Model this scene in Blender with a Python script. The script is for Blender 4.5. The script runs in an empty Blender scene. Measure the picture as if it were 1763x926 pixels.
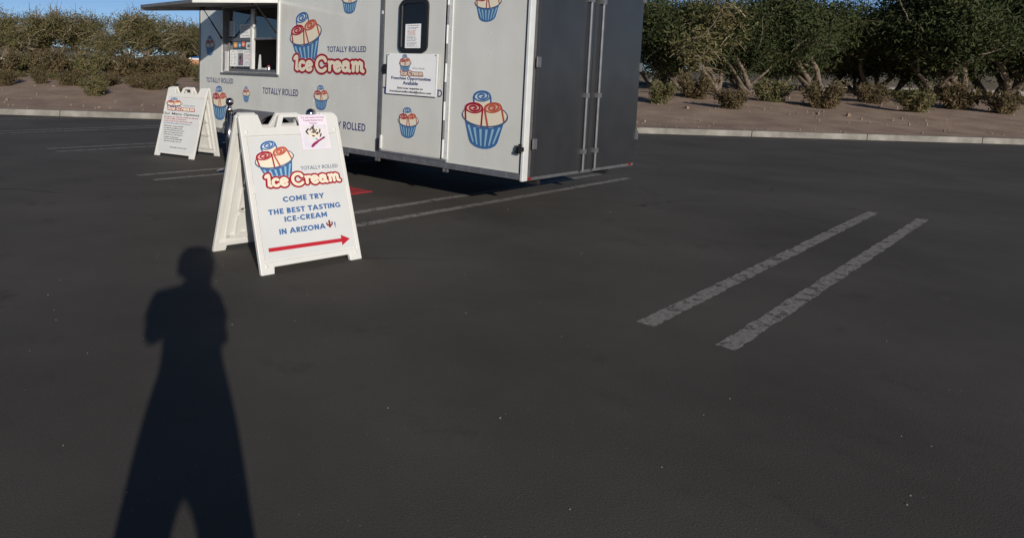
import bpy, bmesh, math, random
import numpy as np
from mathutils import Vector, Matrix
from mathutils.geometry import tessellate_polygon

scene = bpy.context.scene
COL = scene.collection
R = math.radians

# ------------------------------------------------------------------ camera model
FPX, PITCH, ROLL, CH, CX, CY = 1198.371, 0.0874, -0.0295, 1.4201, 599.0, 225.7046
PW, PH = 1763.0, 926.0
_F = np.array([0, math.cos(PITCH), -math.sin(PITCH)])
_R0 = np.array([1.0, 0, 0]); _D0 = np.cross(_F, _R0)
_R = math.cos(ROLL) * _R0 + math.sin(ROLL) * _D0
_D = -math.sin(ROLL) * _R0 + math.cos(ROLL) * _D0
CAM = np.array([0, 0, CH])

def ray(x, y):
    v = _F + _R * (x - CX) / FPX + _D * (y - CY) / FPX
    return v / np.linalg.norm(v)

def ground(x, y, z=0.0):
    v = ray(x, y)
    return CAM + v * (z - CH) / v[2]

cam_data = bpy.data.cameras.new('camera')
cam = bpy.data.objects.new('camera', cam_data)
COL.objects.link(cam)
M = Matrix(((_R[0], -_D[0], -_F[0], 0), (_R[1], -_D[1], -_F[1], 0), (_R[2], -_D[2], -_F[2], CH), (0, 0, 0, 1)))
cam.matrix_world = M
cam_data.sensor_fit = 'HORIZONTAL'
cam_data.sensor_width = 36.0
cam_data.lens = FPX / PW * 36.0
cam_data.shift_x = (PW / 2 - CX) / PW
cam_data.shift_y = -(PH / 2 - CY) / PW
cam_data.clip_start = 0.05
cam_data.clip_end = 2000
scene.camera = cam

# ------------------------------------------------------------------ light
SUN = ray(352, 468)                      # direction the light travels
SUN_EL = math.asin(-SUN[2])
world = bpy.data.worlds.new('World'); scene.world = world; world.use_nodes = True
wn = world.node_tree
wn.nodes.clear()
wo = wn.nodes.new('ShaderNodeOutputWorld'); wb = wn.nodes.new('ShaderNodeBackground')
sk = wn.nodes.new('ShaderNodeTexSky'); sk.sky_type = 'NISHITA'; sk.sun_disc = False
sk.sun_elevation = SUN_EL; sk.sun_rotation = R(168); sk.altitude = 400; sk.dust_density = .2; sk.air_density = .5; sk.ozone_density = 2.6
wb.inputs[1].default_value = 0.08
wn.links.new(sk.outputs[0], wb.inputs[0]); wn.links.new(wb.outputs[0], wo.inputs[0])
sd = bpy.data.lights.new('sun', 'SUN'); sd.energy = 4.3; sd.angle = R(0.53); sd.color = (1.0, 0.935, 0.84)
so = bpy.data.objects.new('sun', sd); COL.objects.link(so)
so.rotation_euler = Vector(SUN).to_track_quat('-Z', 'Y').to_euler(); so.location = (8, -30, 20)
scene.view_settings.view_transform = 'Standard'; scene.view_settings.look = 'None'
scene.view_settings.exposure = 0.0; scene.view_settings.gamma = 1.0
scene.view_settings.use_curve_mapping = False
scene.render.engine = 'CYCLES'

# ------------------------------------------------------------------ materials
def lin(r, g, b):
    f = lambda c: (c / 255 / 12.92) if c / 255 <= .04045 else ((c / 255 + .055) / 1.055) ** 2.4
    return (f(r), f(g), f(b), 1)

def mat(name, rgb, rough=.5, metal=0.0, var=0.0, vscale=8.0, bump=0.0, bscale=40.0, spec=.5, coat=0.0, rgb2=None, detail=4.0):
    m = bpy.data.materials.new(name); m.use_nodes = True
    nt = m.node_tree; b = nt.nodes['Principled BSDF']
    c = rgb if len(rgb) == 4 else (*rgb, 1)
    b.inputs['Base Color'].default_value = c
    b.inputs['Roughness'].default_value = rough; b.inputs['Metallic'].default_value = metal
    b.inputs['Specular IOR Level'].default_value = spec
    b.inputs['Coat Weight'].default_value = coat; b.inputs['Coat Roughness'].default_value = .08
    tc = nt.nodes.new('ShaderNodeTexCoord')
    if var > 0 or rgb2:
        n = nt.nodes.new('ShaderNodeTexNoise'); n.inputs['Scale'].default_value = vscale; n.inputs['Detail'].default_value = detail
        nt.links.new(tc.outputs['Object'], n.inputs['Vector'])
        r = nt.nodes.new('ShaderNodeValToRGB')
        r.color_ramp.elements[0].position = .32; r.color_ramp.elements[1].position = .68
        lo = tuple(max(0, x * (1 - var)) for x in c[:3]); hi = tuple(min(1, x * (1 + var)) for x in c[:3])
        if rgb2: lo, hi = c[:3], rgb2[:3]
        r.color_ramp.elements[0].color = (*lo, 1); r.color_ramp.elements[1].color = (*hi, 1)
        nt.links.new(n.outputs['Fac'], r.inputs[0]); nt.links.new(r.outputs[0], b.inputs['Base Color'])
    if bump > 0:
        n2 = nt.nodes.new('ShaderNodeTexNoise'); n2.inputs['Scale'].default_value = bscale; n2.inputs['Detail'].default_value = 4
        nt.links.new(tc.outputs['Object'], n2.inputs['Vector'])
        bp = nt.nodes.new('ShaderNodeBump'); bp.inputs['Strength'].default_value = bump; bp.inputs['Distance'].default_value = .02
        nt.links.new(n2.outputs['Fac'], bp.inputs['Height']); nt.links.new(bp.outputs[0], b.inputs['Normal'])
    return m

MT = {}
MT['plastic'] = mat('white_plastic', (.63, .62, .585), .42, var=.035, vscale=5, bump=.06, bscale=120)
MT['sheet'] = mat('print_sheet', (.595, .595, .58), .38, var=.03, vscale=3)
MT['paper'] = mat('white_paper', (.64, .64, .63), .7, var=.03)
MT['brightwhite'] = mat('bright_white_board', (.86, .86, .86), .4, var=.02)
MT['blue'] = mat('print_blue', lin(60, 100, 150), .45)
MT['navy'] = mat('print_navy', lin(48, 62, 112), .45)
MT['slate'] = mat('print_slate', lin(72, 88, 118), .45)
MT['red'] = mat('print_red', lin(176, 28, 42), .45)
MT['crimson'] = mat('print_crimson', lin(152, 18, 38), .45)
MT['orange'] = mat('print_orange', lin(178, 82, 54), .45)
MT['cream'] = mat('print_cream', lin(222, 212, 190), .5)
MT['stripe'] = mat('print_pale_blue', lin(140, 178, 196), .45)
MT['pink'] = mat('print_pink', lin(214, 170, 160), .5)
MT['paleblue'] = mat('print_white_blue', lin(196, 206, 216), .5)
MT['halo'] = mat('print_white', (.62, .65, .68), .45)
MT['brown'] = mat('print_brown', lin(70, 42, 36), .5)
MT['plum'] = mat('print_plum', lin(140, 30, 92), .5)
MT['lavender'] = mat('print_lavender', lin(220, 208, 224), .55, rgb2=lin(228, 218, 222), vscale=6)
MT['greyprint'] = mat('print_grey', lin(120, 120, 126), .6)
MT['inkprint'] = mat('print_black', lin(40, 40, 46), .6)
MT['alu'] = mat('aluminium', (.42, .41, .41), .42, .85, var=.12, vscale=14, bump=.08, bscale=60)
MT['aludark'] = mat('dull_aluminium', (.26, .255, .26), .45, .7, var=.12, vscale=12)
MT['alutrim'] = mat('pale_trim', (.72, .72, .70), .35, .2, var=.05)
MT['seal'] = mat('black_rubber', (.012, .012, .014), .55)
MT['blackplastic'] = mat('black_plastic', (.012, .012, .013), .32)
MT['tyre'] = mat('tyre_rubber', (.018, .018, .018), .8, bump=.3, bscale=60)
MT['rim'] = mat('painted_rim', (.55, .55, .54), .4, .3)
MT['chrome'] = mat('chrome', (.34, .33, .335), .17, 1.0)
MT['rope'] = mat('red_velvet', lin(150, 20, 44), .85, bump=.3, bscale=200)
MT['mat'] = mat('red_carpet', lin(168, 42, 46), .95, var=.18, vscale=30, bump=.4, bscale=300)
MT['interior'] = mat('interior_lining', (.28, .28, .29), .5, var=.05)
MT['counter'] = mat('stainless_counter', (.45, .45, .45), .3, .8)
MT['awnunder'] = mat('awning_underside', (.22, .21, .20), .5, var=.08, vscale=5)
MT['chassis'] = mat('chassis_black', (.012, .012, .012), .7)
MT['charcoal'] = mat('charcoal_door_skin', (.028, .028, .03), .35, var=.1, vscale=4, coat=.2)
MT['fender'] = mat('grey_fender', (.20, .20, .215), .45, .35, var=.1, vscale=6)
MT['concrete'] = mat('kerb_concrete', (.22, .205, .18), .9, var=.35, vscale=2.2, bump=.2, bscale=30)
MT['skin'] = mat('skin', (.45, .27, .19), .5)
MT['hair'] = mat('dark_hair', (.03, .02, .015), .5)
MT['shirt'] = mat('navy_shirt', (.03, .04, .08), .85, bump=.2, bscale=80)
MT['jeans'] = mat('blue_jeans', (.04, .06, .12), .9, bump=.2, bscale=200)
MT['stucco'] = mat('tan_stucco', lin(168, 124, 92), .95, var=.12, vscale=4, bump=.3, bscale=20)
MT['capwhite'] = mat('white_cap', (.66, .62, .56), .8, var=.06)
MT['carblue'] = mat('blue_car_paint', lin(30, 78, 140), .25, .2, coat=.8)
MT['carglass'] = mat('car_glass', (.02, .022, .025), .08)
MT['bark'] = mat('grey_bark', (.15, .115, .085), .95, var=.3, vscale=10, bump=.5, bscale=30)
MT['drytwig'] = mat('dry_twig', (.34, .27, .18), .95, var=.3, vscale=3)

def wall_paint():
    m = bpy.data.materials.new('white_trailer_skin'); m.use_nodes = True
    nt = m.node_tree; b = nt.nodes['Principled BSDF']
    b.inputs['Roughness'].default_value = .27; b.inputs['Specular IOR Level'].default_value = .5
    b.inputs['Coat Weight'].default_value = .5; b.inputs['Coat Roughness'].default_value = .06
    tc = nt.nodes.new('ShaderNodeTexCoord')
    n = nt.nodes.new('ShaderNodeTexNoise'); n.inputs['Scale'].default_value = 1.6; n.inputs['Detail'].default_value = 6
    nt.links.new(tc.outputs['Object'], n.inputs['Vector'])
    mp = nt.nodes.new('ShaderNodeMapping'); mp.inputs['Scale'].default_value = (1.6, 1.6, .5)
    nt.links.new(tc.outputs['Object'], mp.inputs['Vector'])
    n3 = nt.nodes.new('ShaderNodeTexNoise'); n3.inputs['Scale'].default_value = 2.2; n3.inputs['Detail'].default_value = 5
    nt.links.new(mp.outputs[0], n3.inputs['Vector'])
    mul = nt.nodes.new('ShaderNodeMath'); mul.operation = 'MULTIPLY'
    nt.links.new(n.outputs['Fac'], mul.inputs[0]); nt.links.new(n3.outputs['Fac'], mul.inputs[1])
    r = nt.nodes.new('ShaderNodeValToRGB')
    r.color_ramp.elements[0].position = .10; r.color_ramp.elements[1].position = .32
    r.color_ramp.elements[0].color = (.575, .57, .53, 1); r.color_ramp.elements[1].color = (.635, .632, .595, 1)
    nt.links.new(mul.outputs[0], r.inputs[0]); nt.links.new(r.outputs[0], b.inputs['Base Color'])
    n2 = nt.nodes.new('ShaderNodeTexNoise'); n2.inputs['Scale'].default_value = 2.4; n2.inputs['Detail'].default_value = 2
    nt.links.new(tc.outputs['Object'], n2.inputs['Vector'])
    bp = nt.nodes.new('ShaderNodeBump'); bp.inputs['Strength'].default_value = .10; bp.inputs['Distance'].default_value = .03
    nt.links.new(n2.outputs['Fac'], bp.inputs['Height']); nt.links.new(bp.outputs[0], b.inputs['Normal'])
    return m
MT['wall'] = wall_paint()

def glass_mat():
    m = bpy.data.materials.new('window_glass'); m.use_nodes = True
    nt = m.node_tree; nt.nodes.clear()
    o = nt.nodes.new('ShaderNodeOutputMaterial'); mx = nt.nodes.new('ShaderNodeMixShader')
    t = nt.nodes.new('ShaderNodeBsdfTransparent'); t.inputs[0].default_value = (.72, .76, .78, 1)
    g = nt.nodes.new('ShaderNodeBsdfGlossy'); g.inputs['Roughness'].default_value = .02
    fr = nt.nodes.new('ShaderNodeFresnel'); fr.inputs[0].default_value = 2.6
    nt.links.new(fr.outputs[0], mx.inputs[0]); nt.links.new(t.outputs[0], mx.inputs[1]); nt.links.new(g.outputs[0], mx.inputs[2])
    nt.links.new(mx.outputs[0], o.inputs[0])
    return m
MT['glass'] = glass_mat()

def asphalt_mat():
    m = bpy.data.materials.new('asphalt'); m.use_nodes = True
    nt = m.node_tree; b = nt.nodes['Principled BSDF']; L = nt.links.new
    b.inputs['Roughness'].default_value = .9; b.inputs['Specular IOR Level'].default_value = .25
    tc = nt.nodes.new('ShaderNodeTexCoord')
    def noise(s, d=5, rough=.6):
        n = nt.nodes.new('ShaderNodeTexNoise'); n.inputs['Scale'].default_value = s; n.inputs['Detail'].default_value = d; n.inputs['Roughness'].default_value = rough
        L(tc.outputs['Object'], n.inputs['Vector']); return n
    def ramp(src, p0, p1, c0, c1):
        r = nt.nodes.new('ShaderNodeValToRGB'); r.color_ramp.elements[0].position = p0; r.color_ramp.elements[1].position = p1
        r.color_ramp.elements[0].color = (*c0, 1); r.color_ramp.elements[1].color = (*c1, 1); L(src, r.inputs[0]); return r
    big = ramp(noise(.55, 6).outputs['Fac'], .3, .72, (.056, .050, .043), (.094, .085, .074))
    fine = ramp(noise(170, 3, .7).outputs['Fac'], .3, .7, (.72, .72, .72), (1.28, 1.28, 1.28))
    mul = nt.nodes.new('ShaderNodeMix'); mul.data_type = 'RGBA'; mul.blend_type = 'MULTIPLY'; mul.inputs['Factor'].default_value = 1
    L(big.outputs[0], mul.inputs['A']); L(fine.outputs[0], mul.inputs['B'])
    # darker seal-coat patches and drips
    st = ramp(noise(2.1, 7, .65).outputs['Fac'], .60, .72, (0, 0, 0), (1, 1, 1))
    m2 = nt.nodes.new('ShaderNodeMix'); m2.data_type = 'RGBA'; m2.inputs['B'].default_value = (.044, .040, .036, 1)
    sm = nt.nodes.new('ShaderNodeMath'); sm.operation = 'MULTIPLY'; sm.inputs[1].default_value = .7; L(st.outputs[0], sm.inputs[0])
    L(sm.outputs[0], m2.inputs['Factor']); L(mul.outputs['Result'], m2.inputs['A'])
    # pale aggregate specks
    v = nt.nodes.new('ShaderNodeTexVoronoi'); v.inputs['Scale'].default_value = 26
    L(tc.outputs['Object'], v.inputs['Vector'])
    sp = ramp(v.outputs['Distance'], .07, .10, (1, 1, 1), (0, 0, 0))
    pick = nt.nodes.new('ShaderNodeSeparateColor'); L(v.outputs['Color'], pick.inputs[0])
    gt = nt.nodes.new('ShaderNodeMath'); gt.operation = 'GREATER_THAN'; gt.inputs[1].default_value = .86; L(pick.outputs[0], gt.inputs[0])
    mm = nt.nodes.new('ShaderNodeMath'); mm.operation = 'MULTIPLY'; L(sp.outputs[0], mm.inputs[0]); L(gt.outputs[0], mm.inputs[1])
    m3 = nt.nodes.new('ShaderNodeMix'); m3.data_type = 'RGBA'; m3.inputs['B'].default_value = (.15, .135, .12, 1)
    L(mm.outputs[0], m3.inputs['Factor']); L(m2.outputs['Result'], m3.inputs['A'])
    ds = noise(1.3, 5); av = nt.nodes.new('ShaderNodeMix'); av.data_type = 'VECTOR'; av.inputs['Factor'].default_value = .22
    L(tc.outputs['Object'], av.inputs['A']); L(ds.outputs['Color'], av.inputs['B'])
    ve = nt.nodes.new('ShaderNodeTexVoronoi'); ve.feature = 'DISTANCE_TO_EDGE'; ve.inputs['Scale'].default_value = .42; L(av.outputs['Result'], ve.inputs['Vector'])
    ce = ramp(ve.outputs['Distance'], .0015, .0045, (1, 1, 1), (0, 0, 0)); cm = ramp(noise(.31, 3).outputs['Fac'], .52, .60, (0, 0, 0), (1, 1, 1))
    cc = nt.nodes.new('ShaderNodeMath'); cc.operation = 'MULTIPLY'; L(ce.outputs[0], cc.inputs[0]); L(cm.outputs[0], cc.inputs[1])
    m4 = nt.nodes.new('ShaderNodeMix'); m4.data_type = 'RGBA'; m4.inputs['B'].default_value = (.016, .015, .014, 1)
    L(cc.outputs[0], m4.inputs['Factor']); L(m3.outputs['Result'], m4.inputs['A'])
    L(m4.outputs['Result'], b.inputs['Base Color'])
    bp = nt.nodes.new('ShaderNodeBump'); bp.inputs['Strength'].default_value = .35; bp.inputs['Distance'].default_value = .006
    L(noise(120, 4, .7).outputs['Fac'], bp.inputs['Height']); L(bp.outputs[0], b.inputs['Normal'])
    return m
MT['asphalt'] = asphalt_mat()

def stripe_mat():
    m = bpy.data.materials.new('worn_stripe_paint'); m.use_nodes = True
    nt = m.node_tree; b = nt.nodes['Principled BSDF']; L = nt.links.new
    b.inputs['Roughness'].default_value = .9; b.inputs['Specular IOR Level'].default_value = .2
    tc = nt.nodes.new('ShaderNodeTexCoord')
    n = nt.nodes.new('ShaderNodeTexNoise'); n.inputs['Scale'].default_value = 34; n.inputs['Detail'].default_value = 7; n.inputs['Roughness'].default_value = .75
    L(tc.outputs['Object'], n.inputs['Vector'])
    r = nt.nodes.new('ShaderNodeValToRGB'); r.color_ramp.elements[0].position = .36; r.color_ramp.elements[1].position = .62
    r.color_ramp.elements[0].color = (.13, .12, .11, 1); r.color_ramp.elements[1].color = (.30, .28, .26, 1)
    L(n.outputs['Fac'], r.inputs[0]); L(r.outputs[0], b.inputs['Base Color'])
    n2 = nt.nodes.new('ShaderNodeTexNoise'); n2.inputs['Scale'].default_value = 9; n2.inputs['Detail'].default_value = 9; n2.inputs['Roughness'].default_value = .8
    L(tc.outputs['Object'], n2.inputs['Vector'])
    r2 = nt.nodes.new('ShaderNodeValToRGB'); r2.color_ramp.elements[0].position = .40; r2.color_ramp.elements[1].position = .47
    L(n2.outputs['Fac'], r2.inputs[0])
    tr = nt.nodes.new('ShaderNodeBsdfTransparent'); mx = nt.nodes.new('ShaderNodeMixShader')
    L(r2.outputs[0], mx.inputs[0]); L(tr.outputs[0], mx.inputs[1]); L(b.outputs[0], mx.inputs[2]); L(mx.outputs[0], nt.nodes['Material Output'].inputs[0])
    return m
MT['stripe_paint'] = stripe_mat()
MT['granite'] = mat('decomposed_granite', (.20, .135, .095), .95, rgb2=(.32, .225, .16), vscale=1.2, bump=.5, bscale=12, detail=8)
MT['road'] = mat('road_asphalt', (.13, .12, .11), .9, var=.15, vscale=.6)

def leaf_mat(name, cols, scale):
    m = bpy.data.materials.new(name); m.use_nodes = True
    nt = m.node_tree; b = nt.nodes['Principled BSDF']; L = nt.links.new
    b.inputs['Roughness'].default_value = .7; b.inputs['Specular IOR Level'].default_value = .2
    tc = nt.nodes.new('ShaderNodeTexCoord'); n = nt.nodes.new('ShaderNodeTexNoise')
    n.inputs['Scale'].default_value = scale; n.inputs['Detail'].default_value = 8; n.inputs['Roughness'].default_value = .75
    L(tc.outputs['Object'], n.inputs['Vector'])
    r = nt.nodes.new('ShaderNodeValToRGB'); e = r.color_ramp.elements
    e[0].position = .33; e[1].position = .68; e[0].color = (*cols[0], 1); e[1].color = (*cols[-1], 1)
    if len(cols) == 3:
        k = e.new(.5); k.color = (*cols[1], 1)
    L(n.outputs['Fac'], r.inputs[0]); L(r.outputs[0], b.inputs['Base Color'])
    t = nt.nodes.new('ShaderNodeBsdfTranslucent'); L(r.outputs[0], t.inputs[0])
    mx = nt.nodes.new('ShaderNodeMixShader'); mx.inputs[0].default_value = .25
    L(b.outputs[0], mx.inputs[1]); L(t.outputs[0], mx.inputs[2]); L(mx.outputs[0], nt.nodes['Material Output'].inputs[0])
    return m
MT['leaf_olive'] = leaf_mat('olive_leaves', [(.07, .075, .030), (.13, .12, .050), (.25, .19, .095)], 1.1)
MT['leaf_green'] = leaf_mat('dark_green_leaves', [(.030, .042, .016), (.052, .066, .024), (.085, .092, .036)], .9)
MT['leaf_dry'] = leaf_mat('dry_shrub_leaves', [(.06, .055, .022), (.12, .09, .045), (.20, .14, .075)], 2.5)

# ------------------------------------------------------------------ mesh helpers
class MB:
    def __init__(s): s.v = []; s.f = []; s.m = []
    def add(s, vs, fs, mi=0):
        o = len(s.v); s.v += [tuple(p) for p in vs]
        for q in fs: s.f.append(tuple(i + o for i in q)); s.m.append(mi)
        return s
    def box(s, x0, x1, y0, y1, z0, z1, mi=0):
        vs = [(x, y, z) for z in (z0, z1) for y in (y0, y1) for x in (x0, x1)]
        return s.add(vs, [(0, 2, 3, 1), (4, 5, 7, 6), (0, 1, 5, 4), (2, 6, 7, 3), (0, 4, 6, 2), (1, 3, 7, 5)], mi)
    def extrude(s, outer, holes, y0, y1, mi=0):
        """outline in (x,z), CCW seen from -Y; front at y0 facing -Y, back at y1."""
        loops = [outer] + list(holes)
        flat = [p for l in loops for p in l]
        tris = tessellate_polygon([[Vector((p[0], p[1], 0)) for p in l] for l in loops])
        n = len(flat)
        vs = [(p[0], y0, p[1]) for p in flat] + [(p[0], y1, p[1]) for p in flat]
        fs = []
        for t in tris:
            a, b, c = t
            ar = (flat[b][0] - flat[a][0]) * (flat[c][1] - flat[a][1]) - (flat[b][1] - flat[a][1]) * (flat[c][0] - flat[a][0])
            if ar < 0: b, c = c, b
            fs.append((a, b, c)); fs.append((a + n, c + n, b + n))
        o = 0
        for li, l in enumerate(loops):
            k = len(l); area = sum(l[i][0] * l[(i + 1) % k][1] - l[(i + 1) % k][0] * l[i][1] for i in range(k))
            fl = (area < 0) if li == 0 else (area > 0)
            for i in range(k):
                a, b = o + i, o + (i + 1) % k
                q = (a, a + n, b + n, b)
                fs.append(q[::-1] if fl else q)
            o += k
        return s.add(vs, fs, mi)
    def tube(s, path, radii, n=8, mi=0, caps=True):
        P = [Vector(p) for p in path]
        if not hasattr(radii, '__len__'): radii = [radii] * len(P)
        rings = []; up = Vector((0.13, 0.21, 0.97)).normalized()
        for i, p in enumerate(P):
            t = (P[min(i + 1, len(P) - 1)] - P[max(i - 1, 0)]).normalized()
            if abs(t.dot(up)) > .95: a = t.cross(Vector((1, 0.1, 0))).normalized()
            else: a = t.cross(up).normalized()
            b = t.cross(a)
            rings.append([p + (a * math.cos(k * 2 * math.pi / n) + b * math.sin(k * 2 * math.pi / n)) * radii[i] for k in range(n)])
        vs = [q for r in rings for q in r]; fs = []
        for i in range(len(P) - 1):
            for k in range(n):
                fs.append((i * n + k, i * n + (k + 1) % n, (i + 1) * n + (k + 1) % n, (i + 1) * n + k))
        if caps:
            fs.append(tuple(range(n))[::-1]); fs.append(tuple((len(P) - 1) * n + k for k in range(n)))
        return s.add(vs, fs, mi)
    def lathe(s, prof, n=24, mi=0, c=(0, 0, 0), axis='z'):
        vs = []; fs = []
        for r, z in prof:
            for k in range(n):
                a = 2 * math.pi * k / n
                if axis == 'z': vs.append((c[0] + r * math.cos(a), c[1] + r * math.sin(a), c[2] + z))
                else: vs.append((c[0] + r * math.cos(a), c[1] + z, c[2] + r * math.sin(a)))
        for i in range(len(prof) - 1):
            for k in range(n):
                q = (i * n + k, i * n + (k + 1) % n, (i + 1) * n + (k + 1) % n, (i + 1) * n + k)
                fs.append(q if axis == 'z' else q[::-1])
        return s.add(vs, fs, mi)
    def mesh(s, name, mats, smooth=False):
        me = bpy.data.meshes.new(name); me.from_pydata(s.v, [], s.f)
        for m in mats: me.materials.append(MT[m] if isinstance(m, str) else m)
        me.polygons.foreach_set('material_index', s.m)
        if smooth: me.polygons.foreach_set('use_smooth', [True] * len(me.polygons))
        me.update(); return me
    def build(s, name, mats, parent=None, smooth=False, bevel=0, **kw):
        if not isinstance(mats, (list, tuple)): mats = [mats]
        o = link(name, s.mesh(name, mats, smooth), parent)
        if bevel:
            b = o.modifiers.new('bevel', 'BEVEL'); b.width = bevel; b.segments = 2; b.limit_method = 'ANGLE'; b.angle_limit = R(40)
        return o

def link(name, data, parent=None, loc=None, rot=None, scale=None):
    o = bpy.data.objects.new(name, data); COL.objects.link(o)
    if parent: o.parent = parent
    if loc: o.location = loc
    if rot: o.rotation_euler = rot
    if scale: o.scale = scale
    return o

def tag(o, label=None, cat=None, group=None, kind=None):
    if label: o['label'] = label
    if cat: o['category'] = cat
    if group: o['group'] = group
    if kind: o['kind'] = kind
    return o

def empty(name, loc, rz=0.0):
    o = bpy.data.objects.new(name, None); COL.objects.link(o); o.location = loc; o.rotation_euler = (0, 0, rz)
    o.empty_display_size = .2
    return o

# ------------------------------------------------------------------ flat print helpers
class Decal:
    """stacked flat shapes in (x,z), facing -Y"""
    STEP = .00025
    def __init__(s): s.mb = MB()
    def poly(s, pts, mi, layer):
        tris = tessellate_polygon([[Vector((p[0], p[1], 0)) for p in pts]])
        fs = []
        for a, b, c in tris:
            ar = (pts[b][0] - pts[a][0]) * (pts[c][1] - pts[a][1]) - (pts[b][1] - pts[a][1]) * (pts[c][0] - pts[a][0])
            fs.append((a, b, c) if ar > 0 else (a, c, b))
        s.mb.add([(p[0], -layer * s.STEP, p[1]) for p in pts], fs, mi)
    def rect(s, x0, x1, z0, z1, mi, layer): s.poly([(x0, z0), (x1, z0), (x1, z1), (x0, z1)], mi, layer)
    def ribbon(s, pts, w, mi, layer):
        P = [np.array(p, float) for p in pts]; a = []; b = []
        for i, p in enumerate(P):
            t = P[min(i + 1, len(P) - 1)] - P[max(i - 1, 0)]; t /= (np.linalg.norm(t) + 1e-9)
            nn = np.array([-t[1], t[0]]); wi = w[i] if hasattr(w, '__len__') else w
            a.append(p + nn * wi / 2); b.append(p - nn * wi / 2)
        vs = [(q[0], -layer * s.STEP, q[1]) for q in b] + [(q[0], -layer * s.STEP, q[1]) for q in a]; n = len(P)
        s.mb.add(vs, [(i, i + 1, n + i + 1, n + i) for i in range(n - 1)], mi)

def ell(cx, cy, rx, ry, rot=0, n=36, a0=0, a1=360):
    out = []; full = (a1 - a0) >= 360
    for k in range(n if full else n + 1):
        a = R(a0 + (a1 - a0) * k / n); x, y = rx * math.cos(a), ry * math.sin(a)
        c, s_ = math.cos(R(rot)), math.sin(R(rot)); out.append((cx + x * c - y * s_, cy + x * s_ + y * c))
    return out

CUP_MATS = ['halo', 'slate', 'cream', 'blue', 'crimson', 'orange', 'stripe', 'pink', 'paleblue']
def cupcake_mesh(bright=False):
    d = Decal()
    arc = [(.5 + .5 * math.cos(R(a)) * .985, .57 + .205 * math.sin(R(a))) for a in np.linspace(212, 328, 25)]
    wrap = arc[::-1] + [(.19, .13), (.235, .075), (.32, .028), (.41, .007), (.5, 0), (.59, .007), (.68, .028), (.765, .075), (.81, .13)]
    h = .013
    d.poly(ell(.5, .57, .5 + h, .205 + h), 0, 0)
    d.poly([(.5 + (x - .5) * 1.035, .2 + (y - .2) * 1.065) for x, y in wrap], 0, .2)
    d.poly(ell(.43, .9, .2 + h, .1 + h), 0, .4)
    d.poly(ell(.27, .7, .21 + h, .1 + h), 0, .6); d.poly(ell(.67, .72, .2 + h, .1 + h), 0, .8)
    d.poly(ell(.5, .57, .5, .205), 1, 1); d.poly(ell(.5, .57, .475, .182), 2, 2)
    def roll(cx, cy, rx, ry, rot, base, col, pale, lay):
        e = ell(cx, cy, rx, ry, rot)
        lx, ly = ell(cx, cy, rx, ry, rot, 2, 180, 360)[0]; rxp = ell(cx, cy, rx, ry, rot, 2, 0, 180)[0]
        (bx0, by0), (bx1, by1) = base
        d.poly([(lx, ly), (bx0, by0), (bx1, by1), rxp], 2, lay)
        d.ribbon([(lx + .012, ly), (bx0 + .012, by0)], .038, col, lay + 1); d.ribbon([(rxp[0] - .012, rxp[1]), (bx1 - .012, by1)], .038, col, lay + 1)
        d.poly(e, col, lay + 2); d.poly(ell(cx, cy, rx * .80, ry * .76, rot), pale, lay + 2.5)
        c, s_ = math.cos(R(rot)), math.sin(R(rot)); sp = []
        for t in np.linspace(0, 1, 60):
            rr = .86 - .74 * t; a = R(200 - t * 360 * 1.9)
            x, y = rx * rr * math.cos(a), ry * rr * math.sin(a); sp.append((cx + x * c - y * s_, cy + x * s_ + y * c))
        w = [.034 * min(1, 8 * (1 - t) + .5) * min(1, 10 * t + .4) for t in np.linspace(0, 1, 60)]
        d.ribbon(sp, w, col, lay + 3)
    roll(.43, .90, .195, .098, 3, ((.255, .70), (.655, .66)), 3, 8, 3)
    roll(.265, .69, .205, .098, 0, ((.082, .465), (.45, .34)), 4, 7, 7)
    roll(.675, .715, .19, .092, 8, ((.585, .34), (.935, .475)), 5, 7, 11)
    d.poly(wrap, 3, 15)
    d.ribbon([(x, y + .006) for x, y in ell(.5, .57, .487, .193, 0, 40, 178, 362)], .024, 1, 16)
    for i in range(6):
        t = (i - 2.5) / 2.5; xt = .5 + t * .335; xb = .5 + t * .215; yt = .335 + abs(t) ** 2 * .055; yb = .045 + abs(t) ** 2 * .055
        d.poly([(xb - .014, yb), (xb + .014, yb), (xt + .026, yt), (xt - .026, yt)], 6, 17)
    return d.mb.mesh('cupcake_print', CUP_MATS)

def stroke_letters():
    S = []
    def line(*p): S.append((np.array(p, float), None))
    def arc(cx, cy, rx, ry, a0, a1, n=18): line(*[(cx + rx * math.cos(R(a)), cy + ry * math.sin(R(a))) for a in np.linspace(a0, a1, n)])
    line((.02, 1.16), (.12, 1.30), (.30, 1.36), (.33, 1.2), (.30, .6), (.26, .22), (.42, .14))
    arc(1.02, .48, .33, .38, 50, 320)
    arc(1.88, .48, .34, .39, 20, 318); line((1.60, .40), (2.18, .60))
    arc(3.42, .66, .60, .62, 52, 318, 26); line((3.76, 1.14), (3.88, .98))
    line((4.28, .86), (4.38, .80), (4.38, .16)); line((4.38, .62), (4.58, .86), (4.78, .82))
    arc(5.28, .48, .34, .39, 20, 318); line((5.00, .40), (5.58, .60))
    arc(6.16, .40, .29, .26, 0, 360); line((5.96, .82), (6.21, .90), (6.46, .80), (6.48, .2), (6.64, .12))
    line((6.92, .86), (7.04, .80), (7.04, .16)); line((7.04, .66), (7.26, .88), (7.46, .78), (7.48, .16))
    line((7.48, .66), (7.70, .88), (7.90, .78), (7.92, .22), (8.10, .13))
    return S

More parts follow.
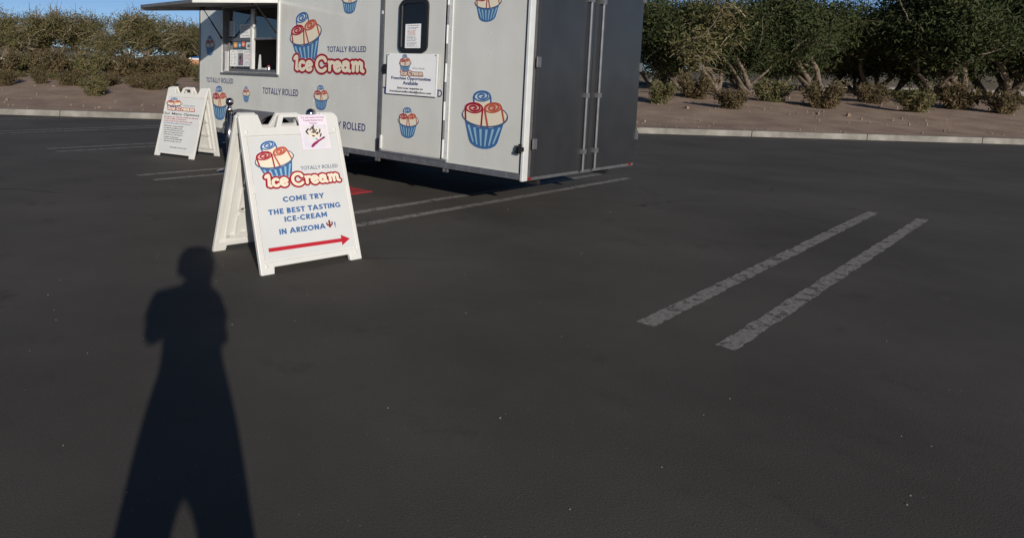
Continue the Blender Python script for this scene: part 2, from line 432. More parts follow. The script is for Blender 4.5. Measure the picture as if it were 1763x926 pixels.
def iso_mesh(S, levels, mats, name, nx=420, flat=False, box=None):
    """flat shapes around strokes: levels = [(distance, material, layer)], unit box output"""
    off = max(l[0] for l in levels)
    allp = np.concatenate([P for P, _ in S])
    if box: x0, x1, y0, y1 = box
    else: x0, x1, y0, y1 = allp[:, 0].min() - off, allp[:, 0].max() + off, allp[:, 1].min() - off, allp[:, 1].max() + off
    ny = int(nx * (y1 - y0) / (x1 - x0)) + 1
    X, Y = np.meshgrid(np.linspace(x0, x1, nx), np.linspace(y0, y1, ny))
    D = np.full(X.shape, 9.0)
    for P, closed in S:
        n = len(P) - 1
        for k, (a, b) in enumerate(zip(P[:-1], P[1:])):
            ab = b - a; tr = ((X - a[0]) * ab[0] + (Y - a[1]) * ab[1]) / (ab @ ab + 1e-9); t = np.clip(tr, 0, 1)
            dd = np.hypot(X - a[0] - t * ab[0], Y - a[1] - t * ab[1])
            if flat and not closed:
                ln = math.sqrt(ab @ ab)
                if k == 0: dd = np.where(tr < 0, np.maximum(dd, off - tr * -0 + (-tr) * ln * 9), dd)
                if k == n - 1: dd = np.where(tr > 1, np.maximum(dd, off + (tr - 1) * ln * 9), dd)
            D = np.minimum(D, dd)
    mb = MB()
    u = lambda x: (x - x0) / (x1 - x0); w = lambda y: (y - y0) / (y1 - y0)
    xs = np.linspace(x0, x1, nx); ys = np.linspace(y0, y1, ny)
    D[0, :] = D[-1, :] = 9; D[:, 0] = D[:, -1] = 9
    for dist, mi, lay in levels:
        V = D - dist; I = V < 0; yy = -lay * Decal.STEP
        for j in range(ny - 1):
            i = 0
            while i < nx - 1:
                c = (I[j, i], I[j, i + 1], I[j + 1, i + 1], I[j + 1, i])
                if all(c):
                    k = i
                    while k < nx - 1 and I[j, k + 1] and I[j + 1, k + 1] and I[j, k] and I[j + 1, k]: k += 1
                    mb.add([(u(xs[i]), yy, w(ys[j])), (u(xs[k]), yy, w(ys[j])), (u(xs[k]), yy, w(ys[j + 1])), (u(xs[i]), yy, w(ys[j + 1]))], [(0, 1, 2, 3)], mi)
                    i = k; continue
                if any(c):
                    cs = [(xs[i], ys[j], V[j, i]), (xs[i + 1], ys[j], V[j, i + 1]), (xs[i + 1], ys[j + 1], V[j + 1, i + 1]), (xs[i], ys[j + 1], V[j + 1, i])]
                    out = []
                    for q in range(4):
                        a, b = cs[q], cs[(q + 1) % 4]
                        if a[2] < 0: out.append((a[0], a[1]))
                        if (a[2] < 0) != (b[2] < 0):
                            t = a[2] / (a[2] - b[2]); out.append((a[0] + t * (b[0] - a[0]), a[1] + t * (b[1] - a[1])))
                    if len(out) >= 3: mb.add([(u(p[0]), yy, w(p[1])) for p in out], [tuple(range(len(out)))], mi)
                i += 1
    return mb.mesh(name, mats)

ME_CUP = cupcake_mesh()
ME_LETTER = iso_mesh(stroke_letters(), [(.375, 0, 0), (.360, 1, 2), (.165, 2, 6)], ['halo', 'crimson', 'cream'], 'ice_cream_lettering')

def _arc(cx, cy, rx, ry, a0, a1, n=16): return [(cx + rx * math.cos(R(a)), cy + ry * math.sin(R(a))) for a in np.linspace(a0, a1, n)]
# capitals drawn as strokes: glyph -> (advance, strokes); cap height 1, strokes inset by the pen radius
def glyphs(r):
    t, b = 1 - r, r; m = .5
    G = {}
    G['A'] = (.98, [[(.06 + r * .4, 0), (.49, 1)], [(.92 - r * .4, 0), (.49, 1)], [(.22, .26 + r * .3), (.76, .26 + r * .3)]])
    G['B'] = (.74, [[(.07 + r, 0), (.07 + r, 1)], [(.07 + r, t)] + _arc(.36, .755, .26 - r * .6, t - .755, 90, -90) + [(.07 + r, .51)], [(.07 + r, .51)] + _arc(.40, .255 + r * .3, .28 - r * .6, .255 - r * .7, 90, -90) + [(.07 + r, b)]])
    G['C'] = (.90, [_arc(.52, .5, .49 - r, .51 - r, 48, 312, 26)])
    G['D'] = (.88, [[(.07 + r, 0), (.07 + r, 1)], [(.07 + r, t)] + _arc(.38, .5, .46 - r, .5 - r, 90, -90, 20) + [(.07 + r, b)]])
    G['E'] = (.68, [[(.07 + r, 0), (.07 + r, 1)], [(.07 + r, t), (.64, t)], [(.07 + r, m), (.58, m)], [(.07 + r, b), (.64, b)]])
    G['G'] = (.96, [_arc(.52, .5, .49 - r, .51 - r, 48, 318, 26) + [(.92 - r, .18), (.92 - r, .46)], [(.92 - r, .46), (.56, .46)]])
    G['H'] = (.88, [[(.07 + r, 0), (.07 + r, 1)], [(.81 - r, 0), (.81 - r, 1)], [(.07 + r, m), (.81 - r, m)]])
    G['I'] = (.28, [[(.14, 0), (.14, 1)]])
    G['L'] = (.62, [[(.07 + r, 1), (.07 + r, 0)], [(.07 + r, b), (.60, b)]])
    G['M'] = (1.06, [[(.07 + r, 0), (.07 + r, 1)], [(.99 - r, 0), (.99 - r, 1)], [(.07 + r, .93), (.53, .30), (.99 - r, .93)]])
    G['N'] = (.90, [[(.07 + r, 0), (.07 + r, 1)], [(.83 - r, 0), (.83 - r, 1)], [(.07 + r, .96), (.83 - r, .04)]])
    G['O'] = (1.04, [_arc(.52, .5, .50 - r, .51 - r, 0, 360, 34)])
    G['R'] = (.76, [[(.07 + r, 0), (.07 + r, 1)], [(.07 + r, t)] + _arc(.38, .71, .28 - r * .6, t - .71, 90, -90) + [(.07 + r, .42 + r * .5)], [(.36, .44), (.68 - r * .4, 0)]])
    G['S'] = (.72, [[(.62, .82), (.52, t - .01), (.36, t), (.18 + r * .3, .90 - r * .4), (.13 + r * .6, .74), (.22, .58), (.50, .44), (.60 - r * .3, .30), (.56 - r * .2, .12 + r * .5), (.36, b), (.20, b + .02), (.08, .18)]])
    G['T'] = (.74, [[(.02, t), (.72, t)], [(.37, t), (.37, 0)]])
    G['Y'] = (.82, [[(.02 + r * .5, 1), (.41, .46)], [(.80 - r * .5, 1), (.41, .46)], [(.41, .5), (.41, 0)]])
    G['Z'] = (.74, [[(.07, t), (.64, t), (.10, b), (.68, b)]])
    G['-'] = (.46, [[(.06, .40), (.40, .40)]])
    G['!'] = (.28, [[(.14, 1), (.14, .34)], [(.14, .20), (.14, 0)]])
    G[' '] = (.36, [])
    return G

_caps = {}
def caps_mesh(s, r, m, track=.02):
    key = (s, r, m)
    if key in _caps: return _caps[key]
    G = glyphs(r); S = []; x = 0
    for ch in s:
        adv, st = G[ch]
        for p in st: S.append((np.array([(q[0] + x, q[1]) for q in p], float), p[0] == p[-1]))
        x += adv + track
    me = iso_mesh(S, [(r, 0, 0)], [m], 'lettering', nx=int(60 * x), flat=True, box=(-.03, x + .01, -.03, 1.03))
    _caps[key] = me; return me

def caps(s, rect, m, parent, off, r=.125):
    return stamp(caps_mesh(s, r, m), 'lettering', rect, parent, off)

def text_mesh(s, bold=0.0, space=1.0):
    cu = bpy.data.curves.new('txt', 'FONT'); cu.body = s; cu.size = 1; cu.offset = bold; cu.space_character = space
    cu.resolution_u = 4
    o = bpy.data.objects.new('txt', cu); COL.objects.link(o)
    dg = bpy.context.evaluated_depsgraph_get()
    me = bpy.data.meshes.new_from_object(o.evaluated_get(dg))
    bpy.data.objects.remove(o); bpy.data.curves.remove(cu)
    n = len(me.vertices); co = np.empty(n * 3); me.vertices.foreach_get('co', co); co = co.reshape(-1, 3)
    mn, mx = co.min(0), co.max(0)
    out = np.zeros_like(co)
    out[:, 0] = (co[:, 0] - mn[0]) / (mx[0] - mn[0]); out[:, 2] = (co[:, 1] - mn[1]) / (mx[1] - mn[1])
    me.vertices.foreach_set('co', out.ravel()); me.materials.clear(); me.update()
    return me

_tc = {}
def text(s, rect, m, parent, off=.002, bold=.012, name='lettering', space=1.0, heavy=0.0):
    if heavy: text(s, (rect[0] + heavy, rect[1] + heavy, rect[2] + heavy * .4, rect[3] + heavy * .4), m, parent, off + .0002, bold)
    """rect = x0,x1,z0,z1 in the parent's plane"""
    key = (s, m, bold, space)
    if key not in _tc:
        me = text_mesh(s, bold, space); me.name = 'lettering'; me.materials.append(MT[m]); _tc[key] = me
    return link(name, _tc[key], parent, (rect[0], -off, rect[2]), None, (rect[1] - rect[0], 1, rect[3] - rect[2]))

def stamp(me, name, rect, parent, off=.002, rot=0.0):
    w_, h_ = rect[1] - rect[0], rect[3] - rect[2]; a_ = R(rot)
    cx_, cz_ = (rect[0] + rect[1]) / 2, (rect[2] + rect[3]) / 2
    x_ = cx_ - (w_ / 2 * math.cos(a_) - h_ / 2 * math.sin(a_)); z_ = cz_ - (w_ / 2 * math.sin(a_) + h_ / 2 * math.cos(a_))
    return link(name, me, parent, (x_, -off, z_), (0, -a_, 0), (w_, 1, h_))

def scribble(rect, rows, m, parent, off=.002, seed=1, name='print_lines', fill=.55, align='l', ragged=.35):
    """rows of unreadable small print"""
    rnd = random.Random(seed); d = Decal(); x0, x1, z0, z1 = rect; h = (z1 - z0) / rows
    for i in range(rows):
        zc = z1 - (i + .5) * h; L = (x1 - x0) * (1 - rnd.random() * ragged); x = x0 if align == 'l' else (x0 + x1 - L) / 2; e = x + L
        while x < e - .002:
            w = min(e - x, h * (.9 + rnd.random() * 2.2)); k = x
            while k < x + w:            # letter-like ticks
                lw = h * .34; hh = h * fill * (.6 if rnd.random() < .6 else 1)
                d.rect(k, min(k + lw * .75, x + w), zc - h * fill / 2, zc - h * fill / 2 + hh, 0, 0); k += lw
            x += w + h * .4
    return link(name, d.mb.mesh(name, [m]), parent, (0, -off, 0))

# ------------------------------------------------------------------ ground and setting
def terrain_z(y):
    return float(np.interp(y, [18.2, 19.5, 23, 27, 35, 45, 60, 110, 600], [.12, .16, .52, .84, 1.10, 1.20, 1.28, 1.34, 1.34]))

mb = MB(); mb.add([(-160, -160, 0), (160, -160, 0), (160, 18.05, 0), (-160, 18.05, 0)], [(0, 1, 2, 3)])
asphalt = tag(mb.build('parking_lot', 'asphalt'), kind='structure')
rnd = random.Random(5)
xs = np.linspace(-160, 160, 129); ysl = [18.18, 19, 20, 21.5, 23, 25, 27, 29, 32, 35, 40, 45, 52, 60, 80, 110, 200, 600]
mb = MB(); vs = []
for y in ysl:
    for x in xs:
        z = terrain_z(y)
        if 19.5 < y < 34: z += .09 * math.sin(x * .7 + y) * math.sin(x * .23 + 1) + rnd.uniform(-.03, .03)
        vs.append((x, y, z))
nx = len(xs)
mb.add(vs, [(j * nx + i, j * nx + i + 1, (j + 1) * nx + i + 1, (j + 1) * nx + i) for j in range(len(ysl) - 1) for i in range(nx - 1)])
tag(mb.build('desert_ground', 'granite', smooth=True), kind='structure')
mb = MB(); mb.add([(-160, 36, terrain_z(36) + .02), (160, 36, terrain_z(36) + .02), (160, 43, terrain_z(43) + .02), (-160, 43, terrain_z(43) + .02)], [(0, 1, 2, 3)])
tag(mb.build('road', 'road'), kind='structure')
for y0, nm in ((18.05, 'kerb'), (35.8, 'kerb'), (43.0, 'kerb')):
    zb = 0 if y0 < 20 else terrain_z(y0) - .1
    k = empty(nm, (0, y0, zb)); tag(k, kind='structure')
    base = MB().box(-1.49, 1.49, 0, .16, -.05, .15 if y0 < 20 else .24).mesh('kerb_stone', ['concrete'])
    xr = range(-16, 17) if y0 < 20 else range(-20, 21)
    for i in xr: link('kerb_stone', base, k, (i * 3.0, 0, 0))

mb = MB(); vs = []; hx = np.linspace(-420, 420, 85); hr = random.Random(8)
for j, (yy, k) in enumerate(((300, 0), (340, .75), (390, 1.0), (460, .6))):
    for x in hx: vs.append((x, yy, 1.2 + k * (9 + 4 * math.sin(x * .021 + 1) + 2.5 * math.sin(x * .067) + hr.uniform(-.6, .6))))
mb.add(vs, [(j * 85 + i, j * 85 + i + 1, (j + 1) * 85 + i + 1, (j + 1) * 85 + i) for j in range(3) for i in range(84)])
tag(mb.build('distant_hills', mat('scrub_hills', (.085, .075, .045), .95, rgb2=(.16, .125, .08), vscale=.12, detail=9), smooth=True), kind='structure')

WY = -0.8327
dW = np.array([math.cos(WY), math.sin(WY), 0]); nW = np.array([math.sin(WY), -math.cos(WY), 0])
# parking stripes run square to the trailer
sid = 0
for k in range(-4, 3):
    for base in (-5.02, -4.583):
        u = base + k * 3.29
        w0, w1 = -3.95, -9.6
        mb = MB(); hw = .05; n = 110; a = []; b = []
        for i in range(n + 1):
            w = w0 + (w1 - w0) * i / n
            c = dW * u + nW * w
            if c[1] > 17.9: break
            a.append(c - dW * (hw + rnd.uniform(-.007, .007))); b.append(c + dW * (hw + rnd.uniform(-.007, .007)))
        if len(a) < 2: continue
        n2 = len(a)
        mb.add([(p[0], p[1], .0015) for p in a] + [(p[0], p[1], .0015) for p in b], [(i + 1, i, n2 + i, n2 + i + 1) for i in range(n2 - 1)])
        mb.build('painted_stripe', 'stripe_paint', asphalt)
# loose grit
mb = MB(); g = random.Random(11)
for i in range(230):
    x, y = g.uniform(-3.5, 5.5), g.uniform(1.9, 9.0)
    s = g.uniform(.0025, .006) * (1.5 if g.random() < .06 else 1)
    q = [(x + s * math.cos(a) * g.uniform(.7, 1.2), y + s * math.sin(a) * g.uniform(.7, 1.2)) for a in np.linspace(0, 2 * math.pi, 6)[:-1]]
    mb.add([(p[0], p[1], 0) for p in q] + [(x, y, s * g.uniform(.5, .9))], [(k, (k + 1) % 5, 5) for k in range(5)])
tag(mb.build('grit', mat('pale_grit', (.17, .155, .135), .9)), 'loose pale grit scattered over the dark asphalt', 'grit', kind='stuff')

# ------------------------------------------------------------------ trailer
W0 = -5.82
def wuv(x, y, depth=0.0):
    v = ray(x, y); p = CAM + v * ((W0 - depth) - nW @ CAM) / (nW @ v); return float(p @ dW), float(p[2])
U0 = wuv(345, 100)[0]
def L(x, y, depth=0.0):
    u, z = wuv(x, y, depth); return u - U0, z
def wrect(x0, y0, x1, y1, depth=0.0):
    m, c = (y0 + y1) / 2, (x0 + x1) / 2
    return (L(x0, m, depth)[0], L(x1, m, depth)[0], L(c, y1, depth)[1], L(c, y0, depth)[1])

LEN, DEP, TOP = 6.115, 2.3, 2.78
SK0, SK1 = .392, .458
tp = dW * U0 + nW * W0
trailer = tag(empty('food_trailer', (tp[0], tp[1], 0), WY), 'white ice cream trailer with cupcake prints, serving hatch and entry door', 'trailer')
WX0, WX1, WZ0, WZ1 = .665, 2.095, 1.345, 2.30
FX0, FX1, FZ = .76, 3.02, .79
# side skin with openings for the hatch and the wheel arches
gx = sorted([0, WX0, FX0, WX1, FX1, LEN]); gz = [SK1 - .01, FZ - .03, WZ0, WZ1, TOP]
mb = MB(); vs = [(x, 0, z) for z in gz for x in gx]; fs = []
for j in range(len(gz) - 1):
    for i in range(len(gx) - 1):
        xm, zm = (gx[i] + gx[i + 1]) / 2, (gz[j] + gz[j + 1]) / 2
        if WX0 < xm < WX1 and WZ0 < zm < WZ1: continue
        if FX0 < xm < FX1 and zm < FZ - .03: continue
        k = len(gx); fs.append((j * k + i, j * k + i + 1, (j + 1) * k + i + 1, (j + 1) * k + i))
mb.add(vs, fs); mb.build('side_wall', 'wall', trailer)
MB().box(0, LEN, DEP - .04, DEP, SK0, TOP).build('far_wall', 'wall', trailer)
MB().box(0, .035, .002, DEP - .041, SK0, TOP - .001).build('front_wall', 'wall', trailer)
MB().box(-.01, LEN + .06, -.012, DEP + .01, TOP, TOP + .07).build('roof', 'wall', trailer, bevel=.01)
MB().box(.036, LEN - .01, .004, DEP - .041, SK0 + .02, SK0 + .09).build('floor_deck', 'chassis', trailer)
# inside: lining, counter
mb = MB(); mb.box(.04, LEN - .03, DEP - .09, DEP - .045, .5, TOP - .02); mb.box(2.9, 2.94, .03, DEP - .1, .5, TOP - .02)
mb.box(.04, LEN - .03, .03, DEP - .1, TOP - .06, TOP - .02)
mb.build('interior_lining', 'interior', trailer)
MB().box(.5, 2.85, .14, .62, 1.22, 1.262).build('serving_counter', 'counter', trailer)
mb = MB(); mb.box(.7, 2.6, DEP - .5, DEP - .1, 1.3, 1.34); mb.box(.7, 2.6, DEP - .42, DEP - .1, 1.8, 1.83)
for i in range(7): mb.box(.8 + i * .25, .8 + i * .25 + .17, DEP - .38, DEP - .15, 1.83, 1.83 + .12 + .08 * (i % 3))
mb.build('back_shelving', 'aludark', trailer)
# skirt rail
for (a, b) in ((0.0, FX0 + .01), (FX1 - .01, LEN)):
    mb = MB(); mb.box(a, b, -.012, .03, SK0, SK1)
    for z in (SK0 + .004, SK0 + .026, SK0 + .05): mb.box(a + .001, b - .001, -.021, -.0115, z, z + .010)
    mb.build('skirt_rail', 'alu', trailer)
mb = MB()
def rivet(mb, x, y, z, r=.009):
    n = 6; vs = [(x + r * math.cos(k * math.pi / 3), y, z + r * math.sin(k * math.pi / 3)) for k in range(n)] + [(x, y - r * .6, z)]
    mb.add(vs, [((k + 1) % n, k, n) for k in range(n)])
rv = random.Random(3)
cols = [.33, 2.47, 2.898, 3.325, 3.744, 5.683]
for cx in cols:
    z = .56
    while z < 2.7:
        if not (cx < FX1 and cx > FX0 and z < FZ + .05): rivet(mb, cx + rv.uniform(-.004, .004), -.0005, z)
        z += .213
for cx in (1.1, 1.75):
    for z in (.9, 1.1): rivet(mb, cx, -.0005, z)
for i in range(40):
    x = .08 + i * .155
    if not (FX0 - .02 < x < FX1 + .02): rivet(mb, x, -.0125, SK0 + .020, .004); rivet(mb, x, -.0125, SK0 + .043, .004)
o = mb.build('rivets', 'alutrim', trailer); o['kind'] = 'stuff'
MB().box(-.028, -.001, -.012, .05, SK0, TOP - .002).build('corner_trim', 'aludark', trailer)
# under-skirt clips
for px in ((651, 271), (768, 291), (597, 263)):
    x = L(px[0], px[1] - 4)[0]
    mb = MB(); mb.box(x - .03, x - .012, -.02, .01, SK0 - .04, SK0 - .001); mb.box(x + .012, x + .03, -.02, .01, SK0 - .04, SK0 - .001); mb.box(x - .0118, x + .0118, -.012, .004, SK0 - .026, SK0 - .012)
    mb.build('skirt_clip', 'aludark', trailer)
# fender with two arches
def arch(cx, r, z0, n=26): return [(cx + r * math.cos(R(a)), z0 + RZ[cx] * math.sin(R(a))) for a in np.linspace(0, 180, n)]
wc = (1.17, 2.16); RX = {1.17: .36, 2.16: .52}; RZ = {1.17: .385, 2.16: .418}
out = [(FX0, SK0), ] + [(FX0 + .02, SK0)]
path = [(FX0, SK0)]
low = []
for cx in wc:
    low += [(cx - RX[cx] * .995, SK0)] + arch(cx, RX[cx], SK0 - .04)[::-1][1:-1] + [(cx + RX[cx] * .995, SK0)]
outer = [(FX0, SK0)] + [p for p in low if p[1] >= SK0 - 1e-6] + [(FX1, SK0), (FX1, .62), (FX1 - .07, .72), (FX1 - .17, .775), (FX1 - .3, .795),
         (1.20, .793), (1.09, .772), (.985, .71), (.85, .59), (FX0, .47)]
mb = MB(); mb.extrude(outer, [], -.05, .004)
fender = mb.build('fender', 'fender', trailer)
for cx in wc:
    pth = [(p[0], -.048, p[1]) for p in arch(cx, RX[cx] + .002, SK0 - .04) if p[1] > SK0]
    MB().tube(pth, .010, 6).build('arch_lip', 'alu', fender)
MB().box(FX0, FX1, .34, .37, SK0 - .05, .80).build('wheel_well', 'chassis', trailer)
MB().box(FX0 - .001, FX1 + .001, .005, .369, .801, .82).build('wheel_well_roof', 'chassis', trailer)
tm = MB(); tm.lathe([(.19, .005), (.21, 0), (.30, 0), (.325, .02), (.33, .05), (.33, .16), (.325, .19), (.30, .21), (.19, .205)], 40, 0, axis='y')
tyre_me = tm.mesh('tyre', ['tyre'], True)
rm = MB(); rm.lathe([(.20, .002), (.19, .0), (.18, .03), (.12, .05), (.07, .035), (.06, .0), (.0001, -.002)], 32, 0, axis='y')
rim_me = rm.mesh('rim', ['rim'], True)
for cx in wc:
    for yy, rz in ((.04, 0), (DEP - .04, math.pi)):
        t = link('tyre', tyre_me, trailer, (cx, yy, .33), (0, 0, rz)); link('rim', rim_me, t, (0, .004, 0))
mb = MB()
for y in (.40, DEP - .46): mb.box(.1, LEN - .05, y, y + .06, .30, SK0 + .019)
for x in (.4, 1.2, 2.5, 3.3, 4.2, 5.1, 5.9): mb.box(x, x + .05, .46, DEP - .461, .335, SK0 + .018)
for cx in wc: mb.tube([(cx, .25, .33), (cx, DEP - .25, .33)], .035, 10)
mb.build('chassis', 'chassis', trailer)
# tow tongue and front jack
mb = MB(); mb.tube([(.1, .45, .36), (-1.2, DEP / 2, .38)], .045, 8); mb.tube([(.1, DEP - .45, .36), (-1.2, DEP / 2, .38)], .045, 8); mb.tube([(-1.1, DEP / 2, .38), (-1.45, DEP / 2, .40)], .05, 8)
mb.build('tow_tongue', 'chassis', trailer)
mb = MB(); mb.tube([(-1.0, DEP / 2, .02), (-1.0, DEP / 2, .75)], .03, 8); mb.lathe([(.0001, 0), (.09, 0), (.09, .02), (.0001, .02)], 12, 0, (-1.0, DEP / 2, 0)); mb.build('jack', 'aludark', trailer)
# rear end: gap seal, white post with lock bracket, double doors
MB().box(LEN, LEN + .016, -.002, .06, SK0, TOP - .001).build('gap_seal', 'seal', trailer)
MB().box(LEN + .018, LEN + .052, -.02, .07, SK0 - .012, TOP - .001).build('corner_post', 'alutrim', trailer, bevel=.008)
for z in (.70,):
    mb = MB(); mb.box(LEN - .03, LEN + .055, -.036, -.0205, z - .02, z + .02); mb.box(LEN + .006, LEN + .04, -.05, -.0365, z - .045, z + .05); mb.box(LEN - .045, LEN - .02, -.034, -.001, z - .05, z - .021)
    mb.build('lock_bracket', 'chassis', trailer)
mb = MB(); mb.box(LEN + .0, LEN + .05, .071, DEP, SK0 - .01, TOP - .002); mb.build('rear_frame', 'aludark', trailer)
for y0, y1 in ((.11, DEP / 2 - .006), (DEP / 2 + .006, DEP - .04)):
    dd = MB().box(LEN + .051, LEN + .08, y0, y1, SK0 + .03, TOP - .08).build('rear_door', 'charcoal', trailer, bevel=.006)
    yb = y1 - .12 if y0 < 1 else y0 + .12
    mb = MB(); mb.tube([(LEN + .105, yb, SK0 + .02), (LEN + .105, yb, TOP - .1)], .014, 8)
    for z in (.6, 1.2, 2.2): mb.box(LEN + .0805, LEN + .118, yb - .04, yb + .04, z, z + .05)
    mb.build('lock_bar', 'aludark', dd)
    for z in (.7, 1.5, 2.3):
        yh = y0 if y0 < 1 else y1
        MB().box(LEN + .0805, LEN + .094, yh - .03, yh + .03, z, z + .1).build('hinge', 'aludark', dd)
TL = mat('tail_lamp_red', (.25, .01, .01), .3)
for y in (.10, DEP - .10):
    o = MB().lathe([(.0001, -.012), (.045, -.012), (.05, 0), (.0001, 0)], 16, 0, (0, 0, 0), 'y').build('tail_lamp', TL, trailer)
    o.location = (LEN + .052, y, SK0 + .012); o.rotation_euler = (0, 0, R(90)); o.scale = (.5, 1, .3)

# entry door
DX0, DX1, DZ0, DZ1 = L(660, 130)[0], L(764, 130)[0], .497, 2.45
door = MB().box(DX0, DX1, -.008, .002, DZ0, DZ1).build('entry_door', 'wall', trailer, bevel=.003)
mb = MB(); mb.box(DX0 - .058, DX0 - .008, -.016, -.0005, DZ0 - .03, DZ1 + .05); mb.build('door_jamb', 'aludark', trailer)
MB().box(DX0 - .007, DX0 - .001, -.005, -.0004, DZ0 - .01, DZ1).build('door_seal', 'seal', trailer)
mb = MB(); mb.box(DX0 - .0075, DX1 + .09, -.018, -.0005, DZ0 - .034, DZ0 - .010); mb.box(DX0 - .0075, DX1 + .09, -.026, -.0185, DZ0 - .030, DZ0 - .024); mb.build('door_sill', 'alu', trailer)
MB().box(DX1 + .002, DX1 + .022, -.007, -.0005, DZ0 - .0095, DZ1).build('hinge_seal', 'seal', trailer)
MB().box(DX1 + .052, DX1 + .100, -.012, -.0005, DZ0 - .0095, DZ1).build('hinge_strip', 'alutrim', trailer)
seg = .205; z = DZ0; i = 0
while z < DZ1 - .05:
    z1 = min(z + seg, DZ1)
    mb = MB(); x = DX1 + (.031 if i % 2 else .042)
    mb.box(DX1 + .0225, DX1 + .0515, -.010, -.0005, z + .002, z1 - .002); mb.tube([(DX1 + .037, -.014, z + .002), (DX1 + .037, -.014, z1 - .002)], .010, 8)
    mb.build('hinge_knuckle', 'aludark' if i % 2 else 'alutrim', door)
    z = z1; i += 1
mb = MB(); k = DZ0 + .06
while k < DZ1:
    rivet(mb, DX1 + .078, -.0122, k, .005); k += .12
o = mb.build('hinge_rivets', 'aludark', door); o['kind'] = 'stuff'
# hold-back at the door's lower corner
x, z = L(655, 250)
mb = MB(); mb.box(DX0 - .052, DX0 - .006, -.032, -.0165, DZ0 - .02, DZ0 + .13); mb.build('holdback', 'chassis', door, bevel=.004)
mb = MB(); mb.box(DX0 - .004, DX0 + .02, -.026, -.0085, DZ0 + .01, DZ0 + .17); mb.build('holdback_catch', 'alutrim', door, bevel=.004)
# latch
x, z = L(664.5, 119)
mb = MB(); mb.extrude(ell(x, z, .042, .058, 0, 20), [], -.03, -.0085); mb.box(x - .02, x + .03, -.045, -.0305, z - .018, z + .018); mb.build('door_latch', 'blackplastic', door, bevel=.004)
x, z = L(661, 22); MB().box(x - .012, x + .008, -.024, -.0165, z - .02, z + .02).build('striker', 'alutrim', door)
# door window
def rrect(x0, x1, z0, z1, r, n=6):
    p = []
    for cx, cz, a in ((x1 - r, z0 + r, -90), (x1 - r, z1 - r, 0), (x0 + r, z1 - r, 90), (x0 + r, z0 + r, 180)):
        p += [(cx + r * math.cos(R(a + 90 * k / n)), cz + r * math.sin(R(a + 90 * k / n))) for k in range(n + 1)]
    return p
wx0, wx1, wz0 = L(690, 45)[0], L(739.5, 45)[0], L(712, 92)[1]; wz1 = L(712, -1)[1]
mb = MB(); mb.extrude(rrect(wx0, wx1, wz0, wz1, .09), [rrect(wx0 + .062, wx1 - .045, wz0 + .055, wz1 - .05, .05)[::-1]], -.034, -.0085)
fr = mb.build('door_window_frame', 'blackplastic', door, bevel=.006)
MB().box(wx0 + .03, wx1 - .02, -.020, -.0088, wz0 + .03, wz1 - .03).build('door_window_pane', mat('tinted_pane', (.006, .006, .007), .06), door)
MB().box(wx0 + .047, wx0 + .056, -.040, -.0345, wz0 + .07, wz1 - .07).build('door_window_trim', 'aludark', door)

# ---- hatch opening
mb = MB()
mb.box(WX0 - .016, WX0, -.014, .0, WZ0 - .02, WZ1 + .02); mb.box(WX1, WX1 + .03, -.02, .0, WZ0 - .02, WZ1 + .02)
mb.box(WX0 - .016, WX1 + .03, -.014, .0, WZ1 + .0201, WZ1 + .045)
mb.build('hatch_frame', 'alutrim', trailer)
mb = MB(); mb.box(WX0 - .03, WX1 + .04, -.022, .0, WZ0 - .048, WZ0 - .0205); mb.box(WX0, WX1, .0, .14, WZ0 - .04, WZ0); mb.build('hatch_sill', 'aludark', trailer, bevel=.003)
mb = MB(); mb.box(WX0 - .03, WX0 + .0, .0005, .14, WZ0, WZ1); mb.box(WX1, WX1 + .03, .0005, .14, WZ0, WZ1); mb.box(WX0, WX1, .0005, .14, WZ1, WZ1 + .03); mb.build('hatch_reveal', 'aludark', trailer)
MX0, MX1 = L(432.3, 100, .07)[0], L(435.8, 100, .07)[0]; TZ = L(410, 67.5, .07)[1]
YW = .07
mb = MB(); f = .032
mb.box(WX0 + .0005, WX0 + f + .03, YW, YW + .04, WZ0 + .0005, WZ1 - .0005)
mb.box(WX1 - f, WX1 - .0005, YW, YW + .04, WZ0 + .0005, WZ1 - .0005)
mb.box(WX0 + f + .0305, WX1 - f - .0005, YW + .001, YW + .039, WZ0 + .0005, WZ0 + f + .01)
mb.box(WX0 + f + .0305, WX1 - f - .0005, YW + .001, YW + .039, WZ1 - f, WZ1 - .0005)
mb.build('window_frame', 'aludark', trailer)
MB().box(MX0, MX1, YW - .02, YW + .035, WZ0 + f + .011, WZ1 - f - .001).build('mullion', 'alutrim', trailer, bevel=.003)
mb = MB(); mb.box(WX0 + f + .031, MX0 - .0005, YW - .005, YW + .03, TZ - .028, TZ + .016); mb.box(MX1 + .0005, WX1 - f - .0005, YW + .005, YW + .03, TZ - .018, TZ + .012); mb.build('transom', 'aludark', trailer)
for (a, b, c, d_) in ((WX0 + f + .031, MX0 - .001, TZ + .0165, WZ1 - f - .001), (MX1 + .001, WX1 - f - .001, TZ + .0125, WZ1 - f - .001), (WX0 + f + .031, MX0 - .001, WZ0 + f + .011, TZ - .0285)):
    MB().box(a, b, YW + .014, YW + .018, c, d_).build('window_pane', 'glass', trailer)

# ---- awning hatch
AW, ADROP = 1.325, .108; HZ = 2.312
awn = empty('awning_hatch', (0, 0, 0)); awn.parent = trailer; awn.location = (0, -.022, HZ); awn.rotation_euler = (math.atan2(ADROP, AW), 0, 0)
